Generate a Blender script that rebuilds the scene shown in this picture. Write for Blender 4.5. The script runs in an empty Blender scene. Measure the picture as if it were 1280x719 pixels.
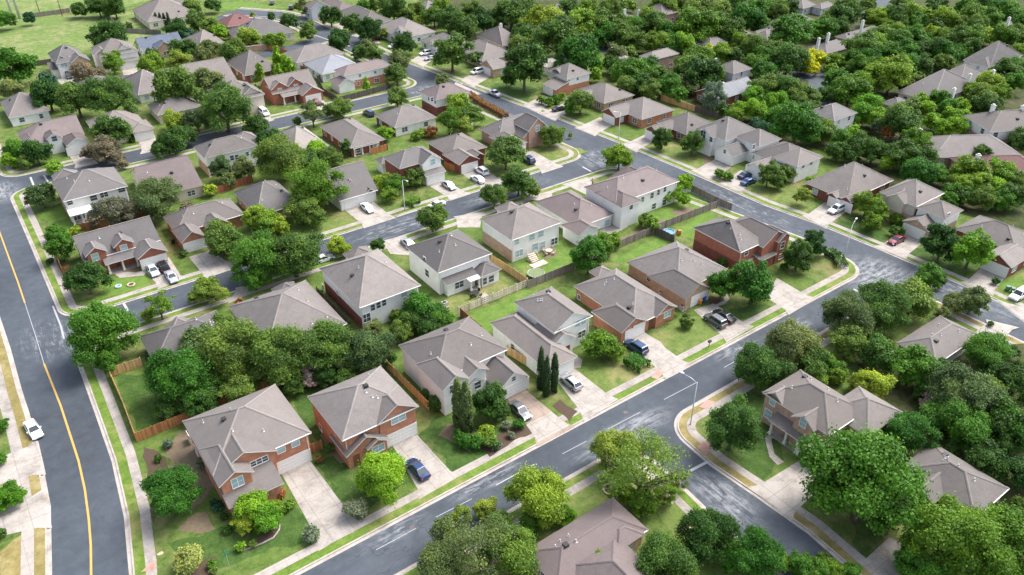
import bpy, math, random
import numpy as np
from mathutils import Vector, Matrix
C = bpy.context.scene.collection
rad = math.radians
# ------------------------------------------------------------------ survey of the place
# The street grid is the world grid: X runs along the dashed street, Y across it. A drone hovers at (0,0,84).
CAM_H = 84.0; FOC = 993.0; PITCH = math.atan(645/993.); AZ = rad(36.2)
_ca, _sa, _cp, _sp = math.cos(AZ), math.sin(AZ), math.cos(PITCH), math.sin(PITCH)
PAD = 0.12
def ray(u, v):
    x = (u-640)/FOC; a = (v-360)/FOC
    X, Y, Z = x, _cp - a*_sp, -_sp - a*_cp
    return Vector((X*_ca + Y*_sa, -X*_sa + Y*_ca, Z))
def at(u, v, z=PAD):
    d = ray(u, v); k = (z-CAM_H)/d.z
    return Vector((d.x*k, d.y*k, z))
def depth(p):
    fwd = Vector((_sa*_cp, _ca*_cp, -_sp))
    return (Vector(p)-Vector((0, 0, CAM_H))).dot(fwd)
def pix(p):
    q = Vector(p)-Vector((0, 0, CAM_H))
    X = q.x*_ca - q.y*_sa; Y = q.x*_sa + q.y*_ca
    w = Y*_cp - q.z*_sp; dn = -Y*_sp - q.z*_cp
    return (640+FOC*X/w, 360+FOC*dn/w)
def onY(u, v, y):
    d = ray(u, v); k = y/d.y
    return Vector((d.x*k, y, CAM_H+d.z*k))
def onX(u, v, x):
    d = ray(u, v); k = x/d.x
    return Vector((x, d.y*k, CAM_H+d.z*k))
S = 1.12
# ------------------------------------------------------------------ tagging
LABELS = []
def tag(o, label=None, cat=None, group=None, kind=None):
    if label: o['label'] = label
    if cat: o['category'] = cat
    if group: o['group'] = group
    if kind: o['kind'] = kind
    return o
def empty(name, loc=(0, 0, 0), rz=0):
    o = bpy.data.objects.new(name, None); C.objects.link(o)
    o.location = loc; o.rotation_euler = (0, 0, rz); o.empty_display_size = .3
    return o
class MB:
    def __init__(s): s.v = []; s.f = []; s.m = []
    def face(s, pts, m=0):
        b = len(s.v); s.v += [tuple(p) for p in pts]; s.f.append(tuple(range(b, b+len(pts)))); s.m.append(m)
    def box(s, x0, x1, y0, y1, z0, z1, m=0, M=None):
        P = [Vector((x, y, z)) for z in (z0, z1) for y in (y0, y1) for x in (x0, x1)]
        if M is not None: P = [M @ p for p in P]
        b = len(s.v); s.v += [tuple(p) for p in P]
        for q in ((0, 2, 3, 1), (4, 5, 7, 6), (0, 1, 5, 4), (2, 6, 7, 3), (0, 4, 6, 2), (1, 3, 7, 5)):
            s.f.append(tuple(b+i for i in q)); s.m.append(m)
    def tube(s, pts, rs, n=8, m=0, cap=True):
        pts = [Vector(p) for p in pts]; rings = []
        for i, p in enumerate(pts):
            t = (pts[min(i+1, len(pts)-1)]-pts[max(i-1, 0)]).normalized()
            a = t.orthogonal().normalized() if abs(t.z) < .99 else Vector((1, 0, 0))
            a = (a - t*a.dot(t)).normalized(); b = t.cross(a)
            base = len(s.v)
            for k in range(n):
                th = 2*math.pi*k/n
                s.v.append(tuple(p + (a*math.cos(th)+b*math.sin(th))*rs[i]))
            rings.append(base)
        for i in range(len(rings)-1):
            for k in range(n):
                s.f.append((rings[i]+k, rings[i]+(k+1) % n, rings[i+1]+(k+1) % n, rings[i+1]+k)); s.m.append(m)
        if cap:
            s.f.append(tuple(rings[-1]+k for k in range(n))); s.m.append(m)
            s.f.append(tuple(rings[0]+n-1-k for k in range(n))); s.m.append(m)
    def build(s, name, mats, parent=None, smooth=False, off=None):
        me = bpy.data.meshes.new(name)
        v = s.v if off is None else [(a-off[0], b-off[1], c-off[2]) for a, b, c in s.v]
        me.from_pydata(v, [], s.f)
        if not isinstance(mats, (list, tuple)): mats = [mats]
        for m in mats: me.materials.append(m)
        me.polygons.foreach_set('material_index', s.m)
        if smooth: me.polygons.foreach_set('use_smooth', [True]*len(s.f))
        me.update()
        o = bpy.data.objects.new(name, me); C.objects.link(o)
        if parent: o.parent = parent
        return o
def kids(o): return [c for c in o.children]
def copy_tree(o, parent=None):
    c = o.copy(); C.objects.link(c)
    if parent: c.parent = parent
    for ch in list(o.children): copy_tree(ch, c)
    return c
# ------------------------------------------------------------------ materials
def new_mat(name):
    m = bpy.data.materials.new(name); m.use_nodes = True
    nt = m.node_tree; b = nt.nodes['Principled BSDF']
    return m, nt, b
def N(nt, t, **k):
    n = nt.nodes.new(t)
    for a, v in k.items(): setattr(n, a, v)
    return n
def noise(nt, co, scale, detail=4, rough=.6, dist=0):
    n = N(nt, 'ShaderNodeTexNoise'); n.inputs['Scale'].default_value = scale
    n.inputs['Detail'].default_value = detail; n.inputs['Roughness'].default_value = rough
    n.inputs['Distortion'].default_value = dist
    nt.links.new(co, n.inputs['Vector']); return n.outputs['Fac']
def ramp(nt, fac, stops):
    r = N(nt, 'ShaderNodeValToRGB'); e = r.color_ramp.elements
    while len(e) < len(stops): e.new(.5)
    for i, (p, c) in enumerate(stops):
        e[i].position = p; e[i].color = (c[0], c[1], c[2], 1) if not isinstance(c, (int, float)) else (c, c, c, 1)
    nt.links.new(fac, r.inputs['Fac']); return r.outputs['Color']
def mixc(nt, fac, a, b, mode='MIX'):
    n = N(nt, 'ShaderNodeMix', data_type='RGBA', blend_type=mode)
    if isinstance(fac, (int, float)): n.inputs[0].default_value = fac
    else: nt.links.new(fac, n.inputs[0])
    for i, x in ((6, a), (7, b)):
        if isinstance(x, (tuple, list)): n.inputs[i].default_value = (x[0], x[1], x[2], 1)
        else: nt.links.new(x, n.inputs[i])
    return n.outputs[2]
def mth(nt, op, a, b=None, clamp=False):
    n = N(nt, 'ShaderNodeMath', operation=op); n.use_clamp = clamp
    for i, x in enumerate((a, b)):
        if x is None: continue
        if isinstance(x, (int, float)): n.inputs[i].default_value = x
        else: nt.links.new(x, n.inputs[i])
    return n.outputs[0]
def coords(nt, scale=None, kind='world'):
    if kind == 'world':
        o = N(nt, 'ShaderNodeNewGeometry').outputs['Position']
    else:
        o = N(nt, 'ShaderNodeTexCoord').outputs['Object']
    if scale:
        mp = N(nt, 'ShaderNodeMapping'); mp.inputs['Scale'].default_value = scale
        nt.links.new(o, mp.inputs['Vector']); o = mp.outputs['Vector']
    return o
def bump(nt, b, h, strength=.3, dist=.05):
    n = N(nt, 'ShaderNodeBump'); n.inputs['Strength'].default_value = strength; n.inputs['Distance'].default_value = dist
    nt.links.new(h, n.inputs['Height']); nt.links.new(n.outputs['Normal'], b.inputs['Normal'])
def plain(name, col, rough=.6, metal=0, var=.12, scale=3., spec=.3):
    m, nt, b = new_mat(name)
    co = coords(nt)
    f = noise(nt, co, scale, 5)
    c = mixc(nt, f, tuple(x*(1-var) for x in col), tuple(min(1, x*(1+var)) for x in col))
    nt.links.new(c, b.inputs['Base Color'])
    b.inputs['Roughness'].default_value = rough; b.inputs['Metallic'].default_value = metal
    b.inputs['Specular IOR Level'].default_value = spec
    return m
def grass_mat(name, dark, mid, lite, dry, dryamt=.5, mow=0):
    m, nt, b = new_mat(name); co = coords(nt)
    big = noise(nt, co, .09, 4, .6, .4); med = noise(nt, co, .5, 5, .65); fine = noise(nt, co, 2.6, 6, .8)
    c = ramp(nt, mth(nt, 'ADD', mth(nt, 'MULTIPLY', med, .5), mth(nt, 'MULTIPLY', fine, .5)), [(.38, dark), (.5, mid), (.62, lite)])
    d = ramp(nt, mth(nt, 'ADD', mth(nt, 'MULTIPLY', big, .65), mth(nt, 'MULTIPLY', med, .35)), [(dryamt, 0), (dryamt+.14, 1)])
    c = mixc(nt, mth(nt, 'MULTIPLY', mth(nt, 'MULTIPLY', d, ramp(nt, med, [(.35, .35), (.65, 1)])), .85), c, dry)
    nt.links.new(c, b.inputs['Base Color']); b.inputs['Roughness'].default_value = .85; b.inputs['Specular IOR Level'].default_value = .1
    bump(nt, b, fine, .6, .12)
    return m
def shingle(name, col):
    m, nt, b = new_mat(name); co = coords(nt)
    big = noise(nt, co, .22, 4, .6); med = noise(nt, co, 1.6, 5, .7); fine = noise(nt, co, 5.5, 4, .8)
    sz = N(nt, 'ShaderNodeSeparateXYZ'); nt.links.new(co, sz.inputs[0])
    w = mth(nt, 'FRACT', mth(nt, 'MULTIPLY', sz.outputs['Z'], 5.5))
    k = mth(nt, 'ADD', mth(nt, 'MULTIPLY', fine, .55), mth(nt, 'ADD', mth(nt, 'MULTIPLY', med, .3), mth(nt, 'MULTIPLY', big, .3)))
    c = ramp(nt, k, [(.38, tuple(x*.62 for x in col)), (.56, col), (.78, tuple(x*1.32 for x in col))])
    c = mixc(nt, mth(nt, 'MULTIPLY', ramp(nt, w, [(0, 1), (.16, 0)]), .22), c, tuple(x*.45 for x in col))
    oi = N(nt, 'ShaderNodeObjectInfo')
    stain = ramp(nt, noise(nt, coords(nt, (1, 1, .25)), .55, 6, .75), [(.46, 0), (.7, 1)])
    c = mixc(nt, mth(nt, 'MULTIPLY', stain, .4), c, tuple(x*y for x, y in zip(col, (.58, .6, .64))))
    c = mixc(nt, mth(nt, 'MULTIPLY', mth(nt, 'FRACT', mth(nt, 'MULTIPLY', oi.outputs['Random'], 7.3)), .5), c, tuple(x*y for x, y in zip(col, (.95, .91, .9))))
    r = mth(nt, 'ADD', mth(nt, 'MULTIPLY', oi.outputs['Random'], .42), .78)
    cm = N(nt, 'ShaderNodeCombineColor'); 
    for i in range(3): nt.links.new(r, cm.inputs[i])
    c = mixc(nt, 1., c, cm.outputs[0], 'MULTIPLY')
    nt.links.new(c, b.inputs['Base Color']); b.inputs['Roughness'].default_value = .75; b.inputs['Specular IOR Level'].default_value = .35
    bump(nt, b, mth(nt, 'ADD', fine, w), .35, .03)
    return m
def brick(name, a, bcol, mortar):
    m, nt, b = new_mat(name); co = coords(nt)
    # bricks wrap round the corner: use x+y as the running direction
    s = N(nt, 'ShaderNodeSeparateXYZ'); nt.links.new(co, s.inputs[0])
    cb = N(nt, 'ShaderNodeCombineXYZ'); nt.links.new(mth(nt, 'ADD', s.outputs[0], s.outputs[1]), cb.inputs[0]); nt.links.new(s.outputs[2], cb.inputs[1])
    t = N(nt, 'ShaderNodeTexBrick'); nt.links.new(cb.outputs[0], t.inputs['Vector'])
    t.inputs['Color1'].default_value = (*a, 1); t.inputs['Color2'].default_value = (*bcol, 1); t.inputs['Mortar'].default_value = (*mortar, 1)
    t.inputs['Scale'].default_value = 1; t.inputs['Brick Width'].default_value = .26; t.inputs['Row Height'].default_value = .085; t.inputs['Mortar Size'].default_value = .009
    f = noise(nt, co, 1.1, 5, .7)
    c = mixc(nt, .55, t.outputs['Color'], ramp(nt, f, [(.3, tuple(x*.5 for x in a)), (.55, tuple(x*1. for x in a)), (.75, tuple(min(1, x*1.5) for x in bcol))]))
    nt.links.new(c, b.inputs['Base Color']); b.inputs['Roughness'].default_value = .85; b.inputs['Specular IOR Level'].default_value = .15
    return m
def siding(name, col):
    m, nt, b = new_mat(name); co = coords(nt)
    s = N(nt, 'ShaderNodeSeparateXYZ'); nt.links.new(co, s.inputs[0])
    w = mth(nt, 'FRACT', mth(nt, 'MULTIPLY', s.outputs[2], 6.))
    f = noise(nt, co, .8, 5, .65)
    c = ramp(nt, f, [(.3, tuple(x*.86 for x in col)), (.6, col)])
    c = mixc(nt, mth(nt, 'MULTIPLY', ramp(nt, w, [(0, 1), (.14, 0)]), .3), c, tuple(x*.5 for x in col))
    nt.links.new(c, b.inputs['Base Color']); b.inputs['Roughness'].default_value = .6
    return m
def concrete(name, col, joint=0):
    m, nt, b = new_mat(name); co = coords(nt)
    f = noise(nt, co, .45, 6, .7, .5); g = noise(nt, co, 4., 5, .7)
    k = mth(nt, 'ADD', mth(nt, 'MULTIPLY', f, .7), mth(nt, 'MULTIPLY', g, .3))
    c = ramp(nt, k, [(.34, tuple(x*.6 for x in col)), (.5, col), (.7, tuple(min(1, x*1.18) for x in col))])
    stain = ramp(nt, noise(nt, co, .28, 6, .75, 1.2), [(.5, 0), (.72, 1)])
    c = mixc(nt, mth(nt, 'MULTIPLY', stain, .55), c, (col[0]*.62, col[1]*.54, col[2]*.47))
    if joint:
        s = N(nt, 'ShaderNodeSeparateXYZ'); nt.links.new(co, s.inputs[0])
        for i in (0, 1):
            w = mth(nt, 'FRACT', mth(nt, 'MULTIPLY', s.outputs[i], 1/joint))
            c = mixc(nt, mth(nt, 'MULTIPLY', ramp(nt, w, [(0, 1), (.035, 1), (.045, 0)]), .38), c, tuple(x*.4 for x in col))
    nt.links.new(c, b.inputs['Base Color']); b.inputs['Roughness'].default_value = .85; b.inputs['Specular IOR Level'].default_value = .2
    return m
def asphalt():
    m, nt, b = new_mat('asphalt'); co = coords(nt)
    s = N(nt, 'ShaderNodeSeparateXYZ'); nt.links.new(co, s.inputs[0]); X, Y = s.outputs[0], s.outputs[1]
    big = noise(nt, co, .05, 5, .6, .6); med = noise(nt, co, .6, 6, .7); fine = noise(nt, co, 6, 4, .8)
    k = mth(nt, 'ADD', mth(nt, 'MULTIPLY', big, .45), mth(nt, 'ADD', mth(nt, 'MULTIPLY', med, .35), mth(nt, 'MULTIPLY', fine, .2)))
    c = ramp(nt, k, [(.36, (.036, .043, .053)), (.5, (.055, .066, .081)), (.66, (.088, .101, .119))])
    # tyre lanes polished darker along the three cross streets
    for yc in (63.3, 139., 213.):
        dy_ = mth(nt, 'ABSOLUTE', mth(nt, 'SUBTRACT', Y, yc))
        lane = ramp(nt, mth(nt, 'DIVIDE', dy_, 8.), [(.09, 0), (.15, 1), (.2, .2), (.27, .2), (.33, 1), (.4, 0)])
        c = mixc(nt, mth(nt, 'MULTIPLY', lane, mth(nt, 'MULTIPLY', med, .42)), c, (.042, .048, .058))
    oil = mth(nt, 'MULTIPLY', ramp(nt, noise(nt, co, 1.1, 4, .6), [(.66, 0), (.72, 1)]), .5)
    c = mixc(nt, oil, c, (.035, .037, .042))
    # worn, bleached patches: streaks along the traffic of each street, strongest where cars turn
    stx = noise(nt, coords(nt, (.2, 1.1, 1)), 1.3, 8, .8, .5); sty = noise(nt, coords(nt, (1.1, .2, 1)), 1.3, 8, .8, .5)
    def spot(x, y, rx, ry, inner=.35):
        dx = mth(nt, 'DIVIDE', mth(nt, 'SUBTRACT', X, x), rx); dy = mth(nt, 'DIVIDE', mth(nt, 'SUBTRACT', Y, y), ry)
        d = mth(nt, 'SQRT', mth(nt, 'ADD', mth(nt, 'MULTIPLY', dx, dx), mth(nt, 'MULTIPLY', dy, dy)))
        return mth(nt, 'SUBTRACT', 1., ramp(nt, d, [(inner, 0), (1, 1)]))
    wear = None
    for (x, y, rx, ry, st, th) in ((66, 61.5, 11, 3.2, stx, .47), (44, 66, 7, 1.8, stx, .5), (29, 66, 6, 2.2, stx, .52), (96, 65.5, 6, 2.2, stx, .5), (110, 64, 5, 2.5, stx, .5), (137, 66, 9, 8, stx, .47),
                                  (68.5, 44, 3.5, 7, sty, .48), (130.5, 140, 7, 8, sty, .5), (140, 100, 4, 20, sty, .54), (2, 210, 6, 8, sty, .47), (1, 139, 6, 8, sty, .53), (100, 139, 14, 4, stx, .5), (70, 139, 14, 4, stx, .52), (145, 52, 5, 14, sty, .51), (122, 212, 8, 6, sty, .5), (128, 180, 5, 20, sty, .53), (3, 95, 2, 6, sty, .52)):
        w = mth(nt, 'MULTIPLY', spot(x, y, rx, ry), ramp(nt, mth(nt, 'ADD', mth(nt, 'MULTIPLY', st, .75), mth(nt, 'MULTIPLY', med, .25)), [(th-.03, 0), (th+.1, 1)]))
        wear = w if wear is None else mth(nt, 'MAXIMUM', wear, w)
    c = mixc(nt, mth(nt, 'MULTIPLY', wear, .78), c, (.31, .315, .33))
    # hairline cracks sealed with tar
    vo = N(nt, 'ShaderNodeTexVoronoi', feature='DISTANCE_TO_EDGE'); vo.inputs['Scale'].default_value = .11
    nt.links.new(coords(nt), vo.inputs['Vector'])
    wv = N(nt, 'ShaderNodeVectorMath', operation='ADD'); nn = N(nt, 'ShaderNodeTexNoise'); nn.inputs['Scale'].default_value = .5; nt.links.new(coords(nt), nn.inputs['Vector'])
    sc = N(nt, 'ShaderNodeVectorMath', operation='SCALE'); sc.inputs['Scale'].default_value = 3.; nt.links.new(nn.outputs['Color'], sc.inputs[0])
    nt.links.new(coords(nt), wv.inputs[0]); nt.links.new(sc.outputs[0], wv.inputs[1]); nt.links.new(wv.outputs[0], vo.inputs['Vector'])
    cr = mth(nt, 'MULTIPLY', ramp(nt, vo.outputs['Distance'], [(0, 1), (.005, 1), (.009, 0)]), ramp(nt, big, [(.5, 0), (.6, 1)]))
    c = mixc(nt, mth(nt, 'MULTIPLY', cr, .4), c, (.02, .021, .025))
    nt.links.new(c, b.inputs['Base Color']); b.inputs['Roughness'].default_value = .8; b.inputs['Specular IOR Level'].default_value = .3
    return m
def foliage(name, col, tr=.36, hue=.18):
    m, nt, b = new_mat(name)
    a = N(nt, 'ShaderNodeAttribute', attribute_name='tint')
    oi = N(nt, 'ShaderNodeObjectInfo')
    lo = (col[0]*.58, col[1]*.6, col[2]*.7); hi = (min(1, col[0]*1.65), min(1, col[1]*1.45), col[2]*1.15)
    c = ramp(nt, a.outputs['Fac'], [(0, lo), (.5, col), (1, hi)])
    r = mth(nt, 'ADD', mth(nt, 'MULTIPLY', oi.outputs['Random'], .4), .8)
    cm = N(nt, 'ShaderNodeCombineColor')
    nt.links.new(mth(nt, 'MULTIPLY', r, r), cm.inputs[0]); nt.links.new(r, cm.inputs[1]); nt.links.new(r, cm.inputs[2])
    c = mixc(nt, 1., c, cm.outputs[0], 'MULTIPLY')
    nt.links.new(c, b.inputs['Base Color']); b.inputs['Roughness'].default_value = .55; b.inputs['Specular IOR Level'].default_value = .25
    t = N(nt, 'ShaderNodeBsdfTranslucent'); nt.links.new(c, t.inputs['Color'])
    mx = N(nt, 'ShaderNodeMixShader'); mx.inputs[0].default_value = tr
    nt.links.new(b.outputs[0], mx.inputs[1]); nt.links.new(t.outputs[0], mx.inputs[2])
    nt.links.new(mx.outputs[0], nt.nodes['Material Output'].inputs['Surface'])
    return m
def wood(name, col):
    m, nt, b = new_mat(name); co = coords(nt)
    s = N(nt, 'ShaderNodeSeparateXYZ'); nt.links.new(co, s.inputs[0])
    cb = N(nt, 'ShaderNodeCombineXYZ'); nt.links.new(mth(nt, 'FLOOR', mth(nt, 'MULTIPLY', mth(nt, 'ADD', s.outputs[0], s.outputs[1]), 6.5)), cb.inputs[0])
    wn = N(nt, 'ShaderNodeTexWhiteNoise', noise_dimensions='3D'); nt.links.new(cb.outputs[0], wn.inputs[0])
    f = noise(nt, co, .7, 5, .7)
    k = mth(nt, 'ADD', mth(nt, 'MULTIPLY', wn.outputs['Value'], .5), mth(nt, 'MULTIPLY', f, .6))
    c = ramp(nt, k, [(.2, tuple(x*.55 for x in col)), (.55, col), (.9, tuple(min(1, x*1.3) for x in col))])
    nt.links.new(c, b.inputs['Base Color']); b.inputs['Roughness'].default_value = .8
    return m
def paint(name, col, metal=.3):
    m, nt, b = new_mat(name)
    b.inputs['Base Color'].default_value = (*col, 1); b.inputs['Metallic'].default_value = metal
    b.inputs['Roughness'].default_value = .28; b.inputs['Coat Weight'].default_value = .6; b.inputs['Coat Roughness'].default_value = .08
    return m
M = {}
M['asphalt'] = asphalt()
M['concrete'] = concrete('sidewalk_concrete', (.33, .297, .27), 1.55)
M['kerb'] = concrete('kerb_concrete', (.38, .34, .308))
M['drive'] = concrete('driveway_concrete', (.35, .318, .288), 3.1)
M['drive_old'] = concrete('stained_concrete', (.31, .24, .195), 3.1)
M['grass'] = grass_mat('lawn_grass', (.05, .082, .018), (.088, .138, .03), (.125, .175, .045), (.2, .17, .08), .49)
M['grass_b'] = grass_mat('bright_grass', (.07, .125, .022), (.105, .178, .034), (.14, .215, .048), (.22, .21, .085), .53)
M['grass_d'] = grass_mat('deep_green_grass', (.03, .06, .013), (.052, .098, .022), (.08, .13, .032), (.17, .14, .07), .54)
M['grass_y'] = grass_mat('mown_grass', (.08, .12, .03), (.12, .165, .042), (.16, .2, .058), (.25, .21, .1), .48)
M['field'] = grass_mat('field_grass', (.085, .135, .034), (.12, .18, .048), (.155, .215, .065), (.25, .23, .12), .47)
M['verge'] = grass_mat('verge_grass', (.07, .12, .02), (.11, .18, .03), (.16, .23, .045), (.25, .21, .09), .5)
M['verge_dry'] = grass_mat('dry_grass', (.15, .13, .045), (.22, .18, .07), (.28, .23, .1), (.33, .27, .14), .5)
M['ramp_red'] = concrete('ramp_brick', (.42, .25, .21))
M['mulch'] = plain('mulch', (.075, .05, .034), .9, var=.5, scale=5)
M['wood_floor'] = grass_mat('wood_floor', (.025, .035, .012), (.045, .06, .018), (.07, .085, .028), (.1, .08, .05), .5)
M['soil'] = plain('bare_soil', (.15, .115, .075), .9, var=.4, scale=2)
for k, c in dict(taupe=(.15, .134, .126), grey=(.124, .115, .113), warm=(.175, .154, .142), mauve=(.155, .125, .121), slate=(.095, .115, .155), maroon=(.15, .068, .066), blue=(.2, .21, .235), pale=(.36, .32, .29), rust=(.19, .1, .085)).items():
    M['roof_'+k] = shingle('shingles_'+k, c)
M['ridge'] = shingle('ridge_shingles', (.2, .178, .167))
M['red'] = brick('red_brick', (.35, .11, .068), (.4, .145, .09), (.34, .26, .21))
M['orange'] = brick('orange_brick', (.44, .175, .1), (.49, .225, .135), (.4, .32, .27))
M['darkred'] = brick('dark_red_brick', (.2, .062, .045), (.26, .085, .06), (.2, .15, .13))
M['tan'] = brick('tan_brick', (.45, .31, .21), (.5, .36, .26), (.42, .34, .28))
M['pinkish'] = brick('rose_brick', (.43, .26, .2), (.5, .32, .25), (.42, .34, .3))
M['white'] = siding('white_siding', (.78, .77, .74)); M['cream'] = siding('cream_siding', (.7, .62, .5)); M['beige'] = siding('beige_siding', (.58, .5, .42)); M['greysid'] = siding('grey_siding', (.5, .5, .52))
M['trim'] = plain('white_trim', (.74, .71, .68), .55, var=.06)
M['trimtan'] = plain('tan_trim', (.52, .42, .34), .55, var=.06)
M['door'] = plain('garage_door_paint', (.77, .75, .72), .5, var=.05)
M['wooddoor'] = plain('door_paint', (.16, .07, .04), .5, var=.2)
M['post'] = plain('column_paint', (.72, .68, .62), .6, var=.05)
m, nt, b = new_mat('window_glass'); b.inputs['Base Color'].default_value = (.05, .075, .095, 1); b.inputs['Roughness'].default_value = .08; b.inputs['Specular IOR Level'].default_value = .8; M['glass'] = m
m, nt, b = new_mat('blind_glass'); b.inputs['Base Color'].default_value = (.3, .42, .46, 1); b.inputs['Roughness'].default_value = .15; b.inputs['Specular IOR Level'].default_value = .8; M['glass_b'] = m
m, nt, b = new_mat('car_glass'); b.inputs['Base Color'].default_value = (.02, .026, .034, 1); b.inputs['Roughness'].default_value = .05; b.inputs['Specular IOR Level'].default_value = .9; M['carglass'] = m
M['tyre'] = plain('tyre_rubber', (.02, .02, .02), .8); M['rim'] = plain('alloy_rim', (.45, .45, .47), .35, .8)
M['lamp_f'] = plain('headlamp_lens', (.75, .77, .8), .15); M['lamp_r'] = plain('tail_lamp_lens', (.4, .02, .02), .2)
M['vent'] = plain('vent_metal', (.5, .48, .47), .5, .2)
M['steel'] = plain('galvanised_steel', (.55, .57, .58), .45, .5)
M['black'] = plain('black_plastic', (.03, .03, .032), .5)
M['hinge_paint'] = plain('white_road_paint', (.38, .38, .38), .6, var=.25, scale=2)
M['faded_paint'] = plain('faded_road_paint', (.33, .34, .36), .7, var=.3, scale=2)
M['yellow_paint'] = plain('yellow_road_paint', (.5, .3, .075), .6, var=.2, scale=2)
for k, c in dict(cedar=(.4, .17, .065), pine=(.52, .33, .15), weath=(.22, .185, .16), dark=(.1, .082, .072), pale=(.55, .47, .38), redwood=(.3, .1, .05)).items(): M['w_'+k] = wood('fence_'+k, c)
M['bark'] = plain('bark', (.11, .085, .065), .9, var=.4, scale=4); M['bark_pale'] = plain('pale_bark', (.36, .33, .3), .9, var=.3, scale=4)
FOL = dict(d=(.05, .125, .018), m=(.1, .19, .03), b=(.155, .33, .018), y=(.215, .335, .03), o=(.125, .185, .055), br=(.17, .165, .1), Y=(.4, .47, .015), r=(.3, .14, .04), s=(.15, .21, .125), v=(.33, .38, .1), t=(.034, .11, .05), w=(.38, .34, .31), k=(.066, .19, .017), c=(.04, .085, .028), u=(.125, .245, .02), z=(.175, .27, .037))
for k, c in FOL.items(): M['f_'+k] = foliage('leaves_'+k, c)
# ------------------------------------------------------------------ ground, roads, kerbs, walks
def fillet(pts, closed=False, n=9):
    out = []; L = len(pts)
    for i, p in enumerate(pts):
        r = p[2] if len(p) > 2 else 0
        P = Vector((p[0], p[1]))*S
        if not r or (not closed and i in (0, L-1)): out.append(P); continue
        A = Vector(pts[i-1][:2])*S; B = Vector(pts[(i+1) % L][:2])*S
        r *= S
        a = (A-P).normalized(); b = (B-P).normalized(); ang = a.angle(b)
        t = r/math.tan(ang/2); c = P + (a+b).normalized()*(r/math.sin(ang/2))
        p0 = P+a*t; p1 = P+b*t; v0 = p0-c; v1 = p1-c; sg = v0.angle_signed(v1)
        for k in range(n+1):
            th = -sg*k/n
            out.append(c + Vector((v0.x*math.cos(th)-v0.y*math.sin(th), v0.x*math.sin(th)+v0.y*math.cos(th))))
    return out
def offset(pl, d, closed):
    out = []; L = len(pl)
    for i, p in enumerate(pl):
        a = pl[i-1] if (i > 0 or closed) else None; b = pl[(i+1) % L] if (i < L-1 or closed) else None
        n = Vector((0, 0)); 
        if a is not None: t = (p-a).normalized(); n1 = Vector((-t.y, t.x)); n = n+n1
        if b is not None: t = (b-p).normalized(); n2 = Vector((-t.y, t.x)); n = n+n2
        n.normalize(); ref = n2 if b is not None else n1
        out.append(p + n*(d/max(.5, n.dot(ref))))
    return out
def ribbon(name, pl, d0, d1, z, mat, closed, skirt=None, thick=None):
    a = offset(pl, d0, closed); b = offset(pl, d1, closed); mb = MB(); L = len(pl)
    for i in range(L if closed else L-1):
        j = (i+1) % L
        mb.face([(a[i].x, a[i].y, z), (a[j].x, a[j].y, z), (b[j].x, b[j].y, z), (b[i].x, b[i].y, z)])
        if thick:
            mb.face([(a[j].x, a[j].y, z), (a[i].x, a[i].y, z), (a[i].x, a[i].y, z-thick), (a[j].x, a[j].y, z-thick)])
    o = mb.build(name, mat); tag(o, kind='structure'); return o
def sheet(name, pts, z, mat, kind='structure'):
    mb = MB(); mb.face([(p[0], p[1], z) for p in pts]); o = mb.build(name, mat); tag(o, kind=kind)
    n = o.data.polygons[0].normal
    if n.z < 0: o.data.flip_normals()
    return o
o = sheet('road', [(-900, -300), (1500, -300), (1500, 1500), (-900, 1500)], 0, M['asphalt'])
def block(edge, close, verge='verge', walk=True, wl=(1.4, 2.7)):
    closed = close is None
    e = fillet(edge, closed)
    poly = e + ([] if closed else [Vector(p)*S for p in close])
    mb = MB(); mb.face([(p.x, p.y, PAD-.012) for p in poly])
    for i in range(len(poly)):
        p, q = poly[i], poly[(i+1) % len(poly)]
        mb.face([(p.x, p.y, -.05), (q.x, q.y, -.05), (q.x, q.y, PAD-.012), (p.x, p.y, PAD-.012)])
    o = mb.build('ground', M['grass']); tag(o, kind='structure')
    ribbon('kerb', e, -.02, .22, PAD+.01, M['kerb'], closed, thick=PAD+.01)
    ribbon('gutter', e, -.5, -.02, .005, M['kerb'], closed)
    if walk:
        ribbon('verge', e, .22, wl[0], PAD-.004, M[verge], closed)
        ribbon('sidewalk', e, wl[0], wl[1], PAD+.004, M['concrete'], closed)
    return e
CS = [(123.3, 60.2), (123.2, 75), (121.2, 87), (119.2, 98), (116.6, 120.2)]
CN = [(116, 252), (116.5, 222), (122.7, 168), (124.9, 152), (127, 129), (128.4, 105), (128.9, 87.5), (130.9, 75), (131.7, 63), (132.2, 47), (131.9, 30), (131.5, 0)]
block([(-3.5, 60.2, 4), (123.4, 60.2, 5)]+CS[1:4]+[(116.8, 120.2, 5), (3.3, 120.2, 4), (3.0, 110), (2.7, 101), (2.3, 90.4), (1.2, 79.8), (-.5, 70.7)], None, wl=(1.5, 2.8))
block([(3.6, 128.2, 4), (116.2, 128.2, 5), (114.6, 150), (113.2, 168), (111.3, 186.2, 5), (4, 186.2, 4), (3.9, 160)], None)
block([(4, 420), (4, 194.2, 4), (110.6, 194.2, 5), (108.3, 222), (107.2, 244), (106.6, 252)], [(116, 252.02), (116, 420)])
block(CN, [(131.5, -100), (900, -100), (900, 900), (116, 900)])
block([(123.2, 0), (123.4, 30), (123.3, 53.2, 5), (65, 53.2, 4.5), (64.3, 44), (64.9, 37), (65.3, 30), (64, 15), (62, 0)], [(62, -100), (123, -100)], verge='verge_dry')
block([(56, 0), (57.5, 20), (57.5, 36), (58.4, 46), (58.6, 53.1, 4.5), (-8, 53.1)], [(-60, 53.1), (-60, -100), (56, -100)])
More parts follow.
